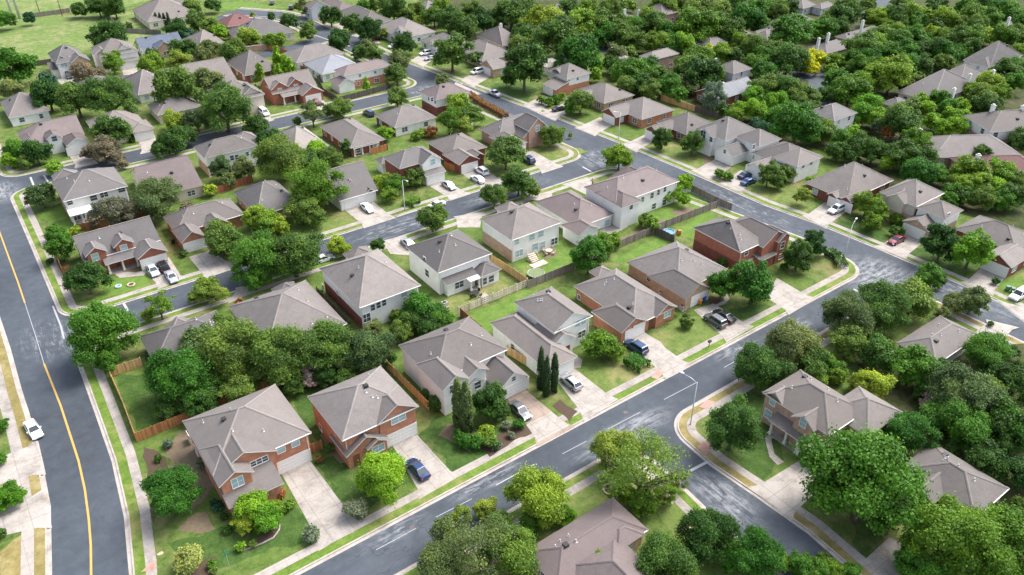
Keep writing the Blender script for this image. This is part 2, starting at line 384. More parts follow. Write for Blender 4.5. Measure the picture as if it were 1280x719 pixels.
block([(-14, 60), (-8.2, 76.3), (-6.4, 87), (-5.8, 96), (-5.5, 107), (-5.5, 113), (-5.2, 125), (-5.2, 200), (-5, 420)], [(-400, 420), (-400, 60)], verge='verge_dry', wl=(1.5, 3.0))
# upper streets drawn as sheets on the far pads
_rz = [0]
def px_road(name, pl, w, mat='asphalt', z=PAD+.012, edge=True):
    _rz[0] += 1; z += .006*_rz[0]
    P = [at(*p).to_2d() for p in pl]
    ribbon(name, P, -w/2, w/2, z, M[mat], False)
    if edge:
        ribbon('kerb', P, w/2, w/2+.5, z+.06, M['kerb'], False, thick=.05); ribbon('kerb', P[::-1], w/2, w/2+.5, z+.06, M['kerb'], False, thick=.05)
        ribbon('sidewalk', P, w/2+1.6, w/2+3, z-.004, M['concrete'], False); ribbon('sidewalk', P[::-1], w/2+1.6, w/2+3, z-.004, M['concrete'], False)
px_road('road', [(452, 53), (424, 48), (404, 41), (388, 33), (372, 25), (345, 19), (290, 15)], 8.5)
px_road('road', [(318, 71), (345, 66), (372, 59), (400, 50), (412, 46)], 7.5, edge=False)
sheet('road', [at(*p).to_2d() for p in [(268, 24), (285, 15), (318, 12), (350, 17), (340, 25), (300, 28)]], PAD+.012, M['asphalt'])
px_road('road', [(80, 110), (140, 99), (200, 98), (222, 88)], 7, edge=False)
px_road('road', [(1018, 160), (1026, 122), (1030, 100), (1020, 94), (985, 97), (950, 98)], 9, edge=False)
px_road('road', [(1060, 95), (1030, 100), (1018, 104)], 8, edge=False)
px_road('road', [(1080, 20), (1098, 8), (1120, -6)], 10, edge=False)
px_road('road', [(690, 78), (730, 62), (790, 62)], 8, edge=False)
# driveways: garage-left, garage-right, kerb-right, kerb-left
DRV = [[(352, 593), (388, 577), (447, 656), (402, 684)], [(488, 553), (521, 544), (569, 596), (527, 620)], [(634, 499), (657, 488), (711, 533), (673, 553)],
       [(688, 466), (714, 458), (768, 500), (731, 522)], [(781, 428), (806, 416), (858, 455), (832, 470)], [(867, 388), (892, 380), (938, 409), (909, 426)],
       [(957, 372), (971, 348), (1014, 373), (985, 390)],
       [(285, 380), (302, 373), (318, 356), (297, 361)], [(488, 318), (515, 320), (506, 296), (478, 303)], [(572, 285), (600, 285), (603, 266), (570, 272)], [(655, 250), (690, 252), (690, 240), (662, 246)], [(735, 245), (755, 240), (733, 223), (706, 231)],
       [(178, 336), (211, 322), (228, 348), (200, 360)], [(236, 322), (264, 313), (292, 334), (256, 346)], [(428, 261), (461, 248), (490, 272), (456, 283)], [(536, 233), (556, 226), (584, 242), (563, 249)], [(578, 218), (600, 208), (628, 227), (604, 237)], [(652, 192), (666, 189), (700, 208), (678, 215)],
       [(678, 120), (694, 124), (674, 141), (655, 132)], [(706, 129), (722, 135), (694, 150), (676, 142)], [(750, 147), (768, 156), (744, 169), (722, 160)], [(806, 169), (820, 176), (796, 189), (780, 181)], [(893, 200), (914, 210), (888, 224), (867, 214)], [(926, 213), (946, 221), (926, 240), (903, 230)], [(1036, 250), (1062, 262), (1032, 284), (1006, 271)],
       [(1128, 292), (1156, 302), (1131, 322), (1097, 309)], [(1230, 332), (1260, 343), (1239, 368), (1206, 354)], [(1262, 380), (1300, 390), (1300, 415), (1252, 377)],
       [(1214, 420), (1245, 434), (1268, 410), (1236, 402)], [(1003, 574), (1032, 604), (988, 646), (943, 611)], [(1112, 672), (1152, 690), (1118, 738), (1077, 704)],
       [(-30, 678), (-30, 645), (50, 617), (57, 658)], [(-20, 612), (-20, 580), (42, 556), (50, 592)],
       [(83, 190), (111, 183), (119, 204), (96, 209)], [(172, 174), (193, 169), (199, 186), (178, 191)], [(392, 128), (402, 124), (412, 134), (397, 138)], [(316, 138), (330, 134), (340, 150), (326, 154)], [(68, 97), (88, 92), (98, 104), (80, 110)], [(152, 86), (170, 83), (174, 97), (156, 99)],
       [(536, 62), (548, 70), (529, 84), (514, 76)], [(602, 87), (616, 95), (592, 109), (576, 100)], [(556, 118), (582, 126), (600, 118), (570, 104)], [(430, 28), (440, 34), (410, 42), (398, 36)], [(205, 92), (214, 88), (216, 96), (207, 98)], [(462, 48), (476, 54), (462, 60), (450, 52)], [(408, 150), (424, 140), (432, 138), (418, 134)]]
for i, q in enumerate(DRV):
    P = [at(*p) for p in q]
    # flare the apron at the kerb and run it down over the kerb to the gutter
    kr, kl = P[2], P[3]; e = (kr-kl).normalized()*.6; out = ((P[2]-P[1]).normalized()+(P[3]-P[0]).normalized()).normalized()*.3
    mb = MB(); z = PAD+.016
    pts = [P[0], P[1], P[1].lerp(kr, .88), kr+e+out, kl-e+out, P[0].lerp(kl, .88)]
    mb.face([(p.x, p.y, z) for p in pts]); mb.face([(kr.x+e.x+out.x, kr.y+e.y+out.y, z), (kl.x-e.x+out.x, kl.y-e.y+out.y, z), (kl.x-e.x+out.x*2.2, kl.y-e.y+out.y*2.2, .008), (kr.x+e.x+out.x*2.2, kr.y+e.y+out.y*2.2, .008)])
    mats = M['drive_old'] if i in (2,) else M['drive']
    o = mb.build('driveway', mats); tag(o, kind='structure')
    if i == 2:
        a = [P[0].lerp(P[3], .62), P[1].lerp(P[2], .62), kr, kl]
        sheet('driveway_apron', [(p.x, p.y) for p in a], z+.004, M['drive'])
_pz = [0]
def patch(name, pts, mat, dz=0, z=None, ragged=None):
    P = [at(*p).to_2d() for p in pts]; rr = random.Random(int(pts[0][0]*7+pts[0][1]))
    if ragged is None: ragged = mat.startswith('grass') or mat in ('mulch', 'soil', 'field', 'verge_dry')
    if ragged:   # lawns and beds have worn, uneven borders
        Q = []
        for i, p in enumerate(P):
            q = P[(i+1) % len(P)]; d = q-p; n = max(2, int(d.length/.8)); s = Vector((-d.y, d.x)).normalized(); ph = rr.uniform(0, 6); am = min(.45, d.length*.05)
            for k in range(n):
                t = k/n; w = math.sin(t*math.pi)
                Q.append(p+d*t+s*w*am*(math.sin(ph+t*d.length*.55)+.6*math.sin(2.3*ph+t*d.length*1.6)+rr.uniform(-.4, .4)))
        P = Q
    _pz[0] += 1
    return sheet(name, P, (PAD-.004+dz+.0001*_pz[0]) if z is None else z, M[mat])
# lawns, beds and paths of their own colour
LAWN = [('grass_b', [(640, 327), (705, 300), (728, 337), (660, 352)]), ('grass_b', [(580, 398), (655, 362), (680, 372), (608, 416)]), ('grass_b', [(762, 325), (822, 298), (850, 306), (785, 334)]), ('grass_y', [(556, 375), (624, 350), (640, 362), (570, 398)]),
        ('grass_b', [(788, 268), (862, 240), (892, 258), (818, 292)]), ('grass_b', [(838, 292), (884, 262), (896, 268), (868, 300)]), ('grass_d', [(142, 470), (184, 468), (218, 518), (172, 540)]), ('grass_d', [(360, 490), (395, 485), (420, 545), (405, 575)]),
        ('grass_d', [(388, 577), (424, 568), (500, 560), (524, 600), (442, 642)]), ('grass_d', [(522, 545), (545, 520), (640, 540), (600, 582), (568, 592)]), ('grass_d', [(210, 680), (330, 640), (372, 635), (397, 672), (270, 712)]),
        ('grass_y', [(808, 420), (850, 400), (872, 395), (902, 415), (860, 445)]), ('grass_y', [(722, 470), (770, 450), (815, 452), (822, 470), (770, 496)]), ('grass_d', [(893, 395), (940, 380), (960, 382), (966, 385), (924, 402)]),
        ('grass', [(972, 348), (1000, 330), (1040, 330), (1048, 340), (1000, 362)]), ('grass_b', [(133, 350), (180, 345), (192, 360), (120, 375)]), ('grass_d', [(925, 492), (950, 490), (980, 575), (950, 606), (905, 562), (890, 530)]),
        ('grass_b', [(575, 218), (606, 236), (625, 228), (600, 212)]), ('grass_y', [(672, 192), (700, 180), (735, 190), (700, 205), (682, 208)]), ('grass_y', [(800, 183), (845, 175), (893, 202), (866, 213)]), ('grass_y', [(933, 238), (975, 222), (1010, 232), (1020, 258), (1000, 267)]),
        ('grass_d', [(1133, 318), (1160, 300), (1225, 330), (1205, 350)]), ('grass_d', [(1036, 282), (1062, 262), (1110, 292), (1100, 308)]), ('grass_b', [(400, 105), (445, 92), (485, 104), (440, 118)]), ('grass_d', [(612, 108), (640, 100), (672, 112), (655, 130)]),
        ('grass_y', [(640, 690), (720, 610), (770, 590), (810, 610), (720, 680)]), ('grass_y', [(800, 610), (830, 600), (880, 650), (850, 690)]), ('verge_dry', [(0, 690), (28, 668), (30, 719), (0, 730)]), ('grass_d', [(1110, 640), (1060, 640), (1075, 700), (1105, 690)]),
        ('grass_b', [(48, 270), (78, 255), (92, 285), (72, 290)]), ('grass_y', [(410, 275), (425, 262), (452, 282), (400, 295)]), ('grass', [(472, 268), (500, 255), (552, 245), (540, 252), (492, 272)]), ('grass_b', [(1244, 345), (1275, 330), (1285, 350), (1262, 378)]), ('grass_b', [(120, 180), (165, 172), (176, 178), (150, 188)]), ('grass_y', [(370, 140), (392, 132), (404, 138), (380, 146)])]
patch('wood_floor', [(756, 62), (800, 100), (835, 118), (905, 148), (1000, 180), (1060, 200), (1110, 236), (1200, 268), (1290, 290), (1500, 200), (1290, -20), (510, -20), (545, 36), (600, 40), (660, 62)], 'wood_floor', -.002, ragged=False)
for m, pts in LAWN: patch('lawn', pts, m)
FIELD = [(-60, 18), (30, 20), (130, 19), (152, 40), (200, 46), (150, 62), (112, 62), (60, 78), (30, 96), (-60, 110)]
patch('field', FIELD, 'field', .003); patch('field', [(-60, -8), (150, -8), (190, 0), (140, 14), (40, 18), (-60, 14)], 'field', .003)
patch('field', [(135, 20), (172, 12), (180, 34), (152, 38)], 'field', .003); patch('lawn', [(240, 8), (300, 2), (360, 10), (300, 14)], 'grass_b', .001)
BEDS = [('soil', [(222, 664), (240, 644), (258, 640), (270, 662), (250, 668)]), ('soil', [(588, 566), (600, 540), (560, 530), (548, 545)]), ('soil', [(395, 500), (420, 492), (430, 520), (408, 530)]), ('mulch', [(300, 690), (346, 658), (351, 662), (345, 672), (325, 682), (308, 690)]), ('mulch', [(192, 655), (215, 600), (208, 572), (180, 560), (185, 590), (188, 640)]), ('soil', [(205, 560), (250, 520), (280, 600), (240, 640), (215, 600)]), ('mulch', [(256, 700), (270, 695), (268, 719), (250, 725), (236, 720)]),
        ('mulch', [(600, 560), (660, 520), (668, 540), (612, 572)]), ('mulch', [(884, 370), (905, 372), (904, 384), (888, 384)]), ('mulch', [(700, 500), (722, 515), (712, 528), (690, 508)]), ('soil', [(838, 265), (862, 258), (868, 264), (846, 271)]), ('mulch', [(806, 432), (818, 424), (826, 430), (812, 440)]),
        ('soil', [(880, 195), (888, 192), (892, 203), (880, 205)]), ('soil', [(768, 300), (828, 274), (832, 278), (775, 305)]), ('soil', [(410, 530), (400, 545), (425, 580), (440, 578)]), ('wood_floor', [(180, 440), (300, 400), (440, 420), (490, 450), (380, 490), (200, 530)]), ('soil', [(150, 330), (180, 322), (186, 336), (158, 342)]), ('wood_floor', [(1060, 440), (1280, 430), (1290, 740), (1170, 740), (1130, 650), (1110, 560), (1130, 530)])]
for m, pts in BEDS: patch('flower_bed' if m == 'mulch' else 'soil', pts, m, .005)
WALKS = [[(828, 448), (818, 436), (806, 426), (812, 420), (826, 428), (838, 444)], [(893, 385), (906, 381), (912, 374), (908, 368), (904, 370), (905, 376), (896, 381), (886, 382)], [(138, 340), (150, 348), (180, 345), (184, 338), (170, 341), (152, 340)], [(956, 548), (962, 572), (972, 582), (980, 578), (968, 568), (964, 550), (976, 540), (968, 538)], [(726, 460), (728, 450), (722, 446), (714, 452), (716, 462)]]
for pts in WALKS: patch('garden_path', pts, 'concrete', .009)
patch('patio', [(596, 372), (606, 366), (616, 375), (602, 380)], 'concrete', .006); patch('patio', [(676, 318), (690, 308), (698, 318), (684, 325)], 'soil', .008); patch('patio', [(744, 292), (775, 272), (785, 284), (762, 296)], 'concrete', .006); patch('patio', [(560, 160), (590, 150), (592, 160), (566, 168)], 'concrete', .006)
# painted markings
def stroke(pl, w, mat, z=.006):
    P = [at(u, v, 0).to_2d() for u, v in pl]; o = ribbon('road_marking', P, -w/2, w/2, z, M[mat], False); return o
stroke([(-8, 268), (0, 292), (12, 325), (22, 352), (31, 379)], .26, 'yellow_paint')
stroke([(55, 455), (76, 508), (98, 576), (106, 612), (111, 650), (113.5, 682), (114, 730)], .28, 'yellow_paint')
stroke([(31, 379), (45, 422), (55, 455)], .1, 'faded_paint')
stroke([(620, 607), (668, 581)], .16, 'hinge_paint')
for a, b in (((703, 568), (733, 552)), ((545, 647), (590, 624)), ((760, 537), (800, 516)), ((830, 500), (872, 478)), ((470, 688), (520, 661)), ((905, 460), (935, 443))): stroke([a, b], .1, 'faded_paint')
for a, b in (((863, 589), (886, 577)), ((1067, 362), (1081, 369)), ((154, 379), (160, 389)), ((728, 209), (739, 215)), ((38, 222), (42, 232)), ((55, 220), (60, 228)), ((845, 204), (866, 212)), ((566, 113), (579, 104))): stroke([a, b], .45, 'hinge_paint')
stroke([(66, 383), (76, 408), (80, 424)], .3, 'faded_paint')
for pts in ([(740, 536), (800, 500), (828, 510), (770, 548)],):
    pass
def manhole(u, v, r, label):
    p = at(u, v, 0); t = empty('manhole', (p.x, p.y, .004)); mb = MB()
    n = 24; mr = MB()
    for k in range(n):
        a, b = 2*math.pi*k/n, 2*math.pi*(k+1)/n
        for r0, r1, m, dst in ((0, .36, 0, mb), (r-.06, r, 0, mr)):
            q = [(r1*math.cos(a), r1*math.sin(a), .006), (r1*math.cos(b), r1*math.sin(b), .006), (r0*math.cos(b), r0*math.sin(b), .006)]
            if r0: q.append((r0*math.cos(a), r0*math.sin(a), .006))
            dst.face(q, m)
    mb.build('manhole_cover', M['steel_dark'], t); mr.build('tar_ring', M['tar'], t); tag(t, label, 'manhole')
M['tar'] = plain('tar', (.06, .062, .068), .7); M['steel_dark'] = plain('cast_iron', (.13, .1, .1), .6, .2)
manhole(782, 516, 1.15, 'round manhole with tar ring in the dashed street beside the junction'); manhole(515, 660, 1.0, 'round manhole with tar ring by the driveway of the hipped brick house')
# ------------------------------------------------------------------ house kit
OV = .4
HOUSES = []
_jit = [0]
def R_(x0, x1, y0, y1, z, roof, **k): return dict(x0=min(x0, x1), x1=max(x0, x1), y0=min(y0, y1), y1=max(y0, y1), z=z, roof=roof, **k)
def LR(z, L, R, roof='x:hh', **k):
    a, b = at(*L, z), at(*R, z); return R_(a.x, b.x, b.y, a.y, z, roof, **k)
def TB(z, T, B, roof='x:hh', **k):
    a, b = at(*T, z), at(*B, z); return R_(b.x, a.x, b.y, a.y, z, roof, **k)
def LTR(z, L, T, R, roof='x:hh', **k):
    l, t, r = at(*L, z), at(*T, z), at(*R, z); return R_(l.x, (t.x+r.x)/2, r.y, (t.y+l.y)/2, z, roof, **k)
def SY(z, roof, B, R, d, **k):
    a, b = at(*B, z), at(*R, z); y = (a.y+b.y)/2; return R_(a.x, b.x, y, y+d, z, roof, **k)
def SX(z, roof, L, B, d, **k):
    a, b = at(*L, z), at(*B, z); x = (a.x+b.x)/2; return R_(x, x+d, b.y, a.y, z, roof, **k)
def RX(z, p1, p2, E, roof='x:gg', pitch=.6, **k):
    y0 = at(*E, z).y; h = 6.
    for _ in range(20):
        zr = z+pitch*h; a, b = at(*p1, zr), at(*p2, zr); h = .5*h+.5*((a.y+b.y)/2-y0)
    return R_(a.x, b.x, y0, y0+2*h, z, roof, pitch=pitch, **k)
def CT(z, c, w, d, rot=0, roof='x:hh', **k):
    p = at(*c, z); r = R_(p.x-w/2, p.x+w/2, p.y-d/2, p.y+d/2, z, roof, **k); r['rot'] = rot; return r
def roof_geo(b):
    """top polygons of the roof of a block (local z)"""
    x0, x1, y0, y1, z = b['x0'], b['x1'], b['y0'], b['y1'], b['z']; p = b.get('pitch', .56); rf = b['roof']
    if rf[0] == 's':     # shed: 'sy-' falls towards -y
        ax, d = rf[1], rf[2]; rise = (y1-y0 if ax == 'y' else x1-x0)*b.get('pitch', .3)
        def h(x, y):
            if ax == 'y': t = (y-y0)/(y1-y0)
            else: t = (x-x0)/(x1-x0)
            return z + rise*(t if d == '-' else 1-t)
        q = [(x, y, h(x, y)) for x, y in ((x0, y0), (x1, y0), (x1, y1), (x0, y1))]
        return [q], [], h
    ax, e0, e1 = rf[0], rf[2], rf[3]
    if ax == 'x': U0, U1, V0, V1 = x0, x1, y0, y1
    else: U0, U1, V0, V1 = y0, y1, x0, x1
    half = (V1-V0)/2; vm = (V0+V1)/2; L = U1-U0
    i0 = half if e0 == 'h' else 0; i1 = half if e1 == 'h' else 0
    if i0+i1 > L-.3: f = (L-.3)/(i0+i1); i0 *= f; i1 *= f
    zr = z+p*half; u0, u1 = U0+i0, U1-i1
    def P(u, v, zz): return (u, v, zz) if ax == 'x' else (v, u, zz)
    A, B, Cc, D = P(U0, V0, z), P(U1, V0, z), P(U1, V1, z), P(U0, V1, z); r0, r1 = P(u0, vm, zr), P(u1, vm, zr)
    polys = [[A, B, r1, r0], [Cc, D, r0, r1]]; ridges = [(r0, r1)]
    if e0 == 'h': polys.append([D, A, r0]); ridges += [(A, r0), (D, r0)]
    if e1 == 'h': polys.append([B, Cc, r1]); ridges += [(B, r1), (Cc, r1)]
    def h(x, y):
        u, v = (x, y) if ax == 'x' else (y, x)
        t = p*(half-abs(v-vm))
        if e0 == 'h': t = min(t, (u-U0)*p*half/max(i0, .01))
        if e1 == 'h': t = min(t, (U1-u)*p*half/max(i1, .01))
        return z+t
    return polys, ridges, h
def build_roof(b, root, mat, trim, off):
    polys, ridges, h = roof_geo(b); mb = MB(); T = .16
    for q in polys:
        n = (Vector(q[1])-Vector(q[0])).cross(Vector(q[2])-Vector(q[0]))
        if n.z < 0: q.reverse()
        mb.face(q, 0)
        mb.face([(x, y, zz-T) for x, y, zz in q[::-1]], 1)
    ed = {}
    for q in polys:
        for i in range(len(q)):
            k = (q[i], q[(i+1) % len(q)]); rk = (k[1], k[0])
            if rk in ed: del ed[rk]
            else: ed[k] = 1
    for a, c in ed: mb.face([c, a, (a[0], a[1], a[2]-T), (c[0], c[1], c[2]-T)], 1)
    for a, c in ridges:
        a, c = Vector(a), Vector(c); d = (c-a)
        if d.length < .5: continue
        sd = Vector((-d.y, d.x, 0)).normalized()*.17; up = Vector((0, 0, .035)); e = Vector((0, 0, .07))
        mb.face([a-sd-up*1.2+e*.5, c-sd-up*1.2+e*.5, c+e, a+e], 2); mb.face([a+e, c+e, c+sd-up*1.2+e*.5, a+sd-up*1.2+e*.5], 2)
    return mb.build('roof', [mat, trim, M['ridge'] if mat is not M['roof_slate'] and mat is not M['roof_maroon'] and mat is not M['roof_mauve'] else mat], root, off=off), h
def build_wall(b, root, mats, off):
    """four walls under the roof; mats = (upper, lower, lower on -x)"""
    polys, ridges, h = roof_geo(b); z = b['z']; T = .17
    x0, x1, y0, y1 = b['x0']+OV, b['x1']-OV, b['y0']+OV, b['y1']-OV
    bz = PAD-.1; mb = MB(); split = 2.85 if z > 4.3 else (1.0 if b.get('wains') else 0)
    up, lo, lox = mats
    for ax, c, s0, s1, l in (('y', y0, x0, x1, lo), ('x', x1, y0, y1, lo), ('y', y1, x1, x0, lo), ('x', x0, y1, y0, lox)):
        n = 9; top = []
        for k in range(n):
            s = s1+(s0-s1)*k/(n-1); x, y = (s, c) if ax == 'y' else (c, s)
            top.append((x, y, max(bz+.5, h(x, y)-T)))
        if ax == 'y': A, B = (s0, c), (s1, c)
        else: A, B = (c, s0), (c, s1)
        z0 = bz
        if split:
            mb.face([(*A, bz), (*B, bz), (*B, split), (*A, split)], l); z0 = split
        if b.get('lowfull') and not split: mb.face([(*A, z0), (*B, z0)]+top, l)
        else: mb.face([(*A, z0), (*B, z0)]+top, up)
    return mb
def window(root, ax, c, s, zc, w, hgt, off, blind=False, arch=False, frame='trim'):
    """window on a wall facing -y (ax 'y', plane y=c) or -x (ax 'x', plane x=c)"""
    def P(a, d, zz):   # a along the wall, d outward
        return (s+a, c-d, zz) if ax == 'y' else (c-d, s-a, zz)
    def bx(mb, a0, a1, d0, d1, z0, z1, m=0):
        q = [P(a, d, zz) for zz in (z0, z1) for d in (d1, d0) for a in (a0, a1)]
        b0 = len(mb.v); mb.v += q
        for f in ((0, 2, 3, 1), (4, 5, 7, 6), (0, 1, 5, 4), (2, 6, 7, 3), (0, 4, 6, 2), (1, 3, 7, 5)): mb.f.append(tuple(b0+i for i in f)); mb.m.append(m)
    f = MB(); t = .09; hw, hh = w/2, hgt/2
    bx(f, -hw-t, -hw, 0, .07, zc-hh-t, zc+hh+t); bx(f, hw, hw+t, 0, .07, zc-hh-t, zc+hh+t)
    bx(f, -hw, hw, 0, .07, zc+hh, zc+hh+t); bx(f, -hw, hw, 0, .1, zc-hh-t, zc-hh)
    bx(f, -hw, hw, .012, .045, zc-.03, zc+.03)
    nm = max(0, round(w/.95)-1)
    for k in range(nm):
        a = -hw+w*(k+1)/(nm+1); bx(f, a-.05, a+.05, .012, .055, zc-hh, zc+hh)
    fo = f.build('window', M[frame], root, off=off)
    g = MB(); bx(g, -hw, hw, .004, .022, zc-hh, zc+hh); g.build('pane', M['glass_b' if blind else 'glass'], fo, off=off)
    return fo
def garage(root, ax, c, s, w, off, mat='door'):
    def P(a, d, zz): return (s+a, c-d, zz) if ax == 'y' else (c-d, s-a, zz)
    def bx(mb, a0, a1, d0, d1, z0, z1, m=0):
        q = [P(a, d, zz) for zz in (z0, z1) for d in (d1, d0) for a in (a0, a1)]
        b0 = len(mb.v); mb.v += q
        for f in ((0, 2, 3, 1), (4, 5, 7, 6), (0, 1, 5, 4), (2, 6, 7, 3), (0, 4, 6, 2), (1, 3, 7, 5)): mb.f.append(tuple(b0+i for i in f)); mb.m.append(m)
    mb = MB(); H = 2.25; hw = w/2
    for k in range(4):
        z0 = PAD+.02+k*H/4; bx(mb, -hw, hw, 0, .04, z0, z0+H/4-.04)
        n = int(w/.6)
        for j in range(n):
            a0 = -hw+j*w/n+.07; bx(mb, a0, a0+w/n-.14, .03, .055, z0+.1, z0+H/4-.14)
    o = mb.build('garage_door', M[mat], root, off=off)
    f = MB(); bx(f, -hw-.12, -hw, 0, .06, PAD, PAD+H+.15); bx(f, hw, hw+.12, 0, .06, PAD, PAD+H+.15); bx(f, -hw, hw, 0, .06, PAD+H, PAD+H+.15)
    f.build('door_frame', M['trim'], o, off=off)
def house(ref, label, blocks, wall='white', low=None, lowx=None, roof='taupe', win=(), gar=(), door=(), chim=(), vents=(), posts=(), auto=None, name=None, trim='trim', gable=None, ac=None):
    b0 = blocks[0]; rot = b0.get('rot', 0)
    cx = (b0['x0']+b0['x1'])/2; cy = (b0['y0']+b0['y1'])/2; off = (cx, cy, PAD)
    root = empty(name or {'red': 'brick_house', 'orange': 'brick_house', 'darkred': 'brick_house', 'tan': 'brick_house', 'pinkish': 'brick_house'}.get(low or wall, 'house'), (cx, cy, PAD), rad(rot))
    tag(root, label, 'house')
    far = .75 if depth((cx, cy, 0)) > 225 and cx < 140 else 0
    for i, b in enumerate(blocks):
        b['x0'] -= far; b['x1'] += far; b['y0'] -= far*(i == 0); b['y1'] += far
        b['z'] += .011*i; b['x0'] -= .007*i; b['y0'] -= .006*i
        if b.get('open'):
            o, h = build_roof(b, root, M[b.get('rm', 'roof_'+roof)], M[trim], off); o.name = 'porch_roof'
            if b.get('cols', 1):
                n = b.get('ncol', 2)
                for k in range(n):
                    t = k/(n-1)
                    if b.get('colx'): x, y = b['x0']+.55, b['y0']+.5+(b['y1']-b['y0']-1)*t
                    else: x, y = b['x0']+.5+(b['x1']-b['x0']-1)*t, b['y0']+.55
                    mb = MB(); mb.box(x-.16, x+.16, y-.16, y+.16, PAD-.05, h(x, y)-.15); mb.box(x-.24, x+.24, y-.24, y+.24, PAD-.05, PAD+.5); mb.build('porch_column', M['post'], root, off=off)
            fl = MB(); fl.box(b['x0']+.3, b['x1']-.3, b['y0']+.3, b['y1'], PAD-.06, PAD+.1); fl.build('porch_floor', M['drive'], root, off=off)
            continue
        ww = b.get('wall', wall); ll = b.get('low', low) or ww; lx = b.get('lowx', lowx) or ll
        mb = build_wall(b, root, (0, 1, 2), off); mb.build('wall', [M[ww], M[ll], M[lx]], root, off=off)
        o, h = build_roof(b, root, M[b.get('rm', 'roof_'+roof)], M[trim], off); b['h'] = h; b['ro'] = o
    main = blocks[0]
    def pl(ax, bi): b = blocks[bi]; return b['y0']+OV if ax == 'y' else b['x0']+OV
    for w in win:
        ax, bi, u, v, ww, hh = w[:6]; c = pl(ax, bi)
        p = onY(u, v, c) if ax == 'y' else onX(u, v, c)
        window(root, ax, c, p.x if ax == 'y' else p.y, max(p.z, PAD+hh/2+.25), ww, hh, off, blind=(len(w) > 6 and w[6]))
    for g in gar:
        ax, bi, u, v, ww = g[:5]; c = pl(ax, bi); p = onY(u, v, c) if ax == 'y' else onX(u, v, c)
        garage(root, ax, c, p.x if ax == 'y' else p.y, ww, off, g[5] if len(g) > 5 else 'door')
    for d in door:
        ax, bi, u, v = d[:4]; c = pl(ax, bi); p = onY(u, v, c) if ax == 'y' else onX(u, v, c); s = p.x if ax == 'y' else p.y
        mb = MB()
        if ax == 'y': mb.box(s-.5, s+.5, c-.05, c+.02, PAD, PAD+2.1)
        else: mb.box(c-.05, c+.02, s-.5, s+.5, PAD, PAD+2.1)
        mb.build('front_door', M['wooddoor'], root, off=off)
    if auto is None: auto = not win
    if auto:
        for bi, b in enumerate(blocks):
            if b.get('open') or b.get('noauto'): continue
            for ax in ('y', 'x'):
                L = (b['x1']-b['x0']) if ax == 'y' else (b['y1']-b['y0'])
                if L < 3.2: continue
                busy = [g for g in gar if g[0] == ax and g[1] == bi]
                n = max(1, int(L/4.6)); c = b['y0']+OV if ax == 'y' else b['x0']+OV; lo_ = b['x0'] if ax == 'y' else b['y0']
                for fl in range(2 if b['z'] > 4.3 else 1):
                    if fl == 0 and busy: continue
                    for k in range(n):
                        s = lo_+L*(k+.5)/n+random.uniform(-.4, .4)
                        window(root, ax, c, s, PAD+1.45+2.75*fl, random.choice((.95, 1.3, 1.7)), 1.25, off, blind=random.random() < .3)
    for u, v, *hh in chim:
        zt = hh[0] if hh else 7.5; p = at(u, v, zt)
        mb = MB(); mb.box(p.x-.45, p.x+.45, p.y-.4, p.y+.4, PAD, zt); mb.box(p.x-.53, p.x+.53, p.y-.48, p.y+.48, zt, zt+.12, 1); mb.box(p.x-.3, p.x+.3, p.y-.25, p.y+.25, zt+.12, zt+.4, 1)
        mb.build('chimney', [M['white'], M['vent']], root if rot else main['ro'], off=off)
    rn = random.Random(len(HOUSES)*7+3)
    near = depth((cx, cy, 0)) < 190
    for k in range(5 if near else 2):
        x = rn.uniform(main['x0']+2, main['x1']-2); y = rn.uniform(main['y0']+2, main['y1']-2); zz = main['h'](x, y)
        mb = MB()
        if k == 0: mb.box(x-.32, x+.32, y-.32, y+.32, zz-.15, zz+.28)
        else: mb.tube([(x, y, zz-.1), (x, y, zz+.42)], [.075, .075], 8); mb.tube([(x, y, zz-.04), (x, y, zz+.08)], [.22, .08], 8)
        mb.build('roof_vent', M['vent'] if k else M['black'], main['ro'], off=off)
    if near:
        for x in (main['x0']+OV+.25, main['x1']-OV-.25):
            y = main['y0']+OV-.07; mb = MB(); mb.tube([(x, y, PAD), (x, y, main['z']-.12)], [.055, .055], 6); mb.build('downpipe', M[trim], root, off=off)
        mb = MB(); e = .07
        mb.box(main['x0'], main['x1'], main['y0']-e*1.6, main['y0']-.004, main['z']-.13, main['z']-.01); 
        mb.build('gutter', M[trim], root, off=off)
    zc = main['z']*.6
    HOUSES.append(dict(ref=ref, root=root, c=(cx, cy), px=pix((cx, cy, zc)), b=blocks))
    return root
# ------------------------------------------------------------------ the houses
random.seed(5)
H = house
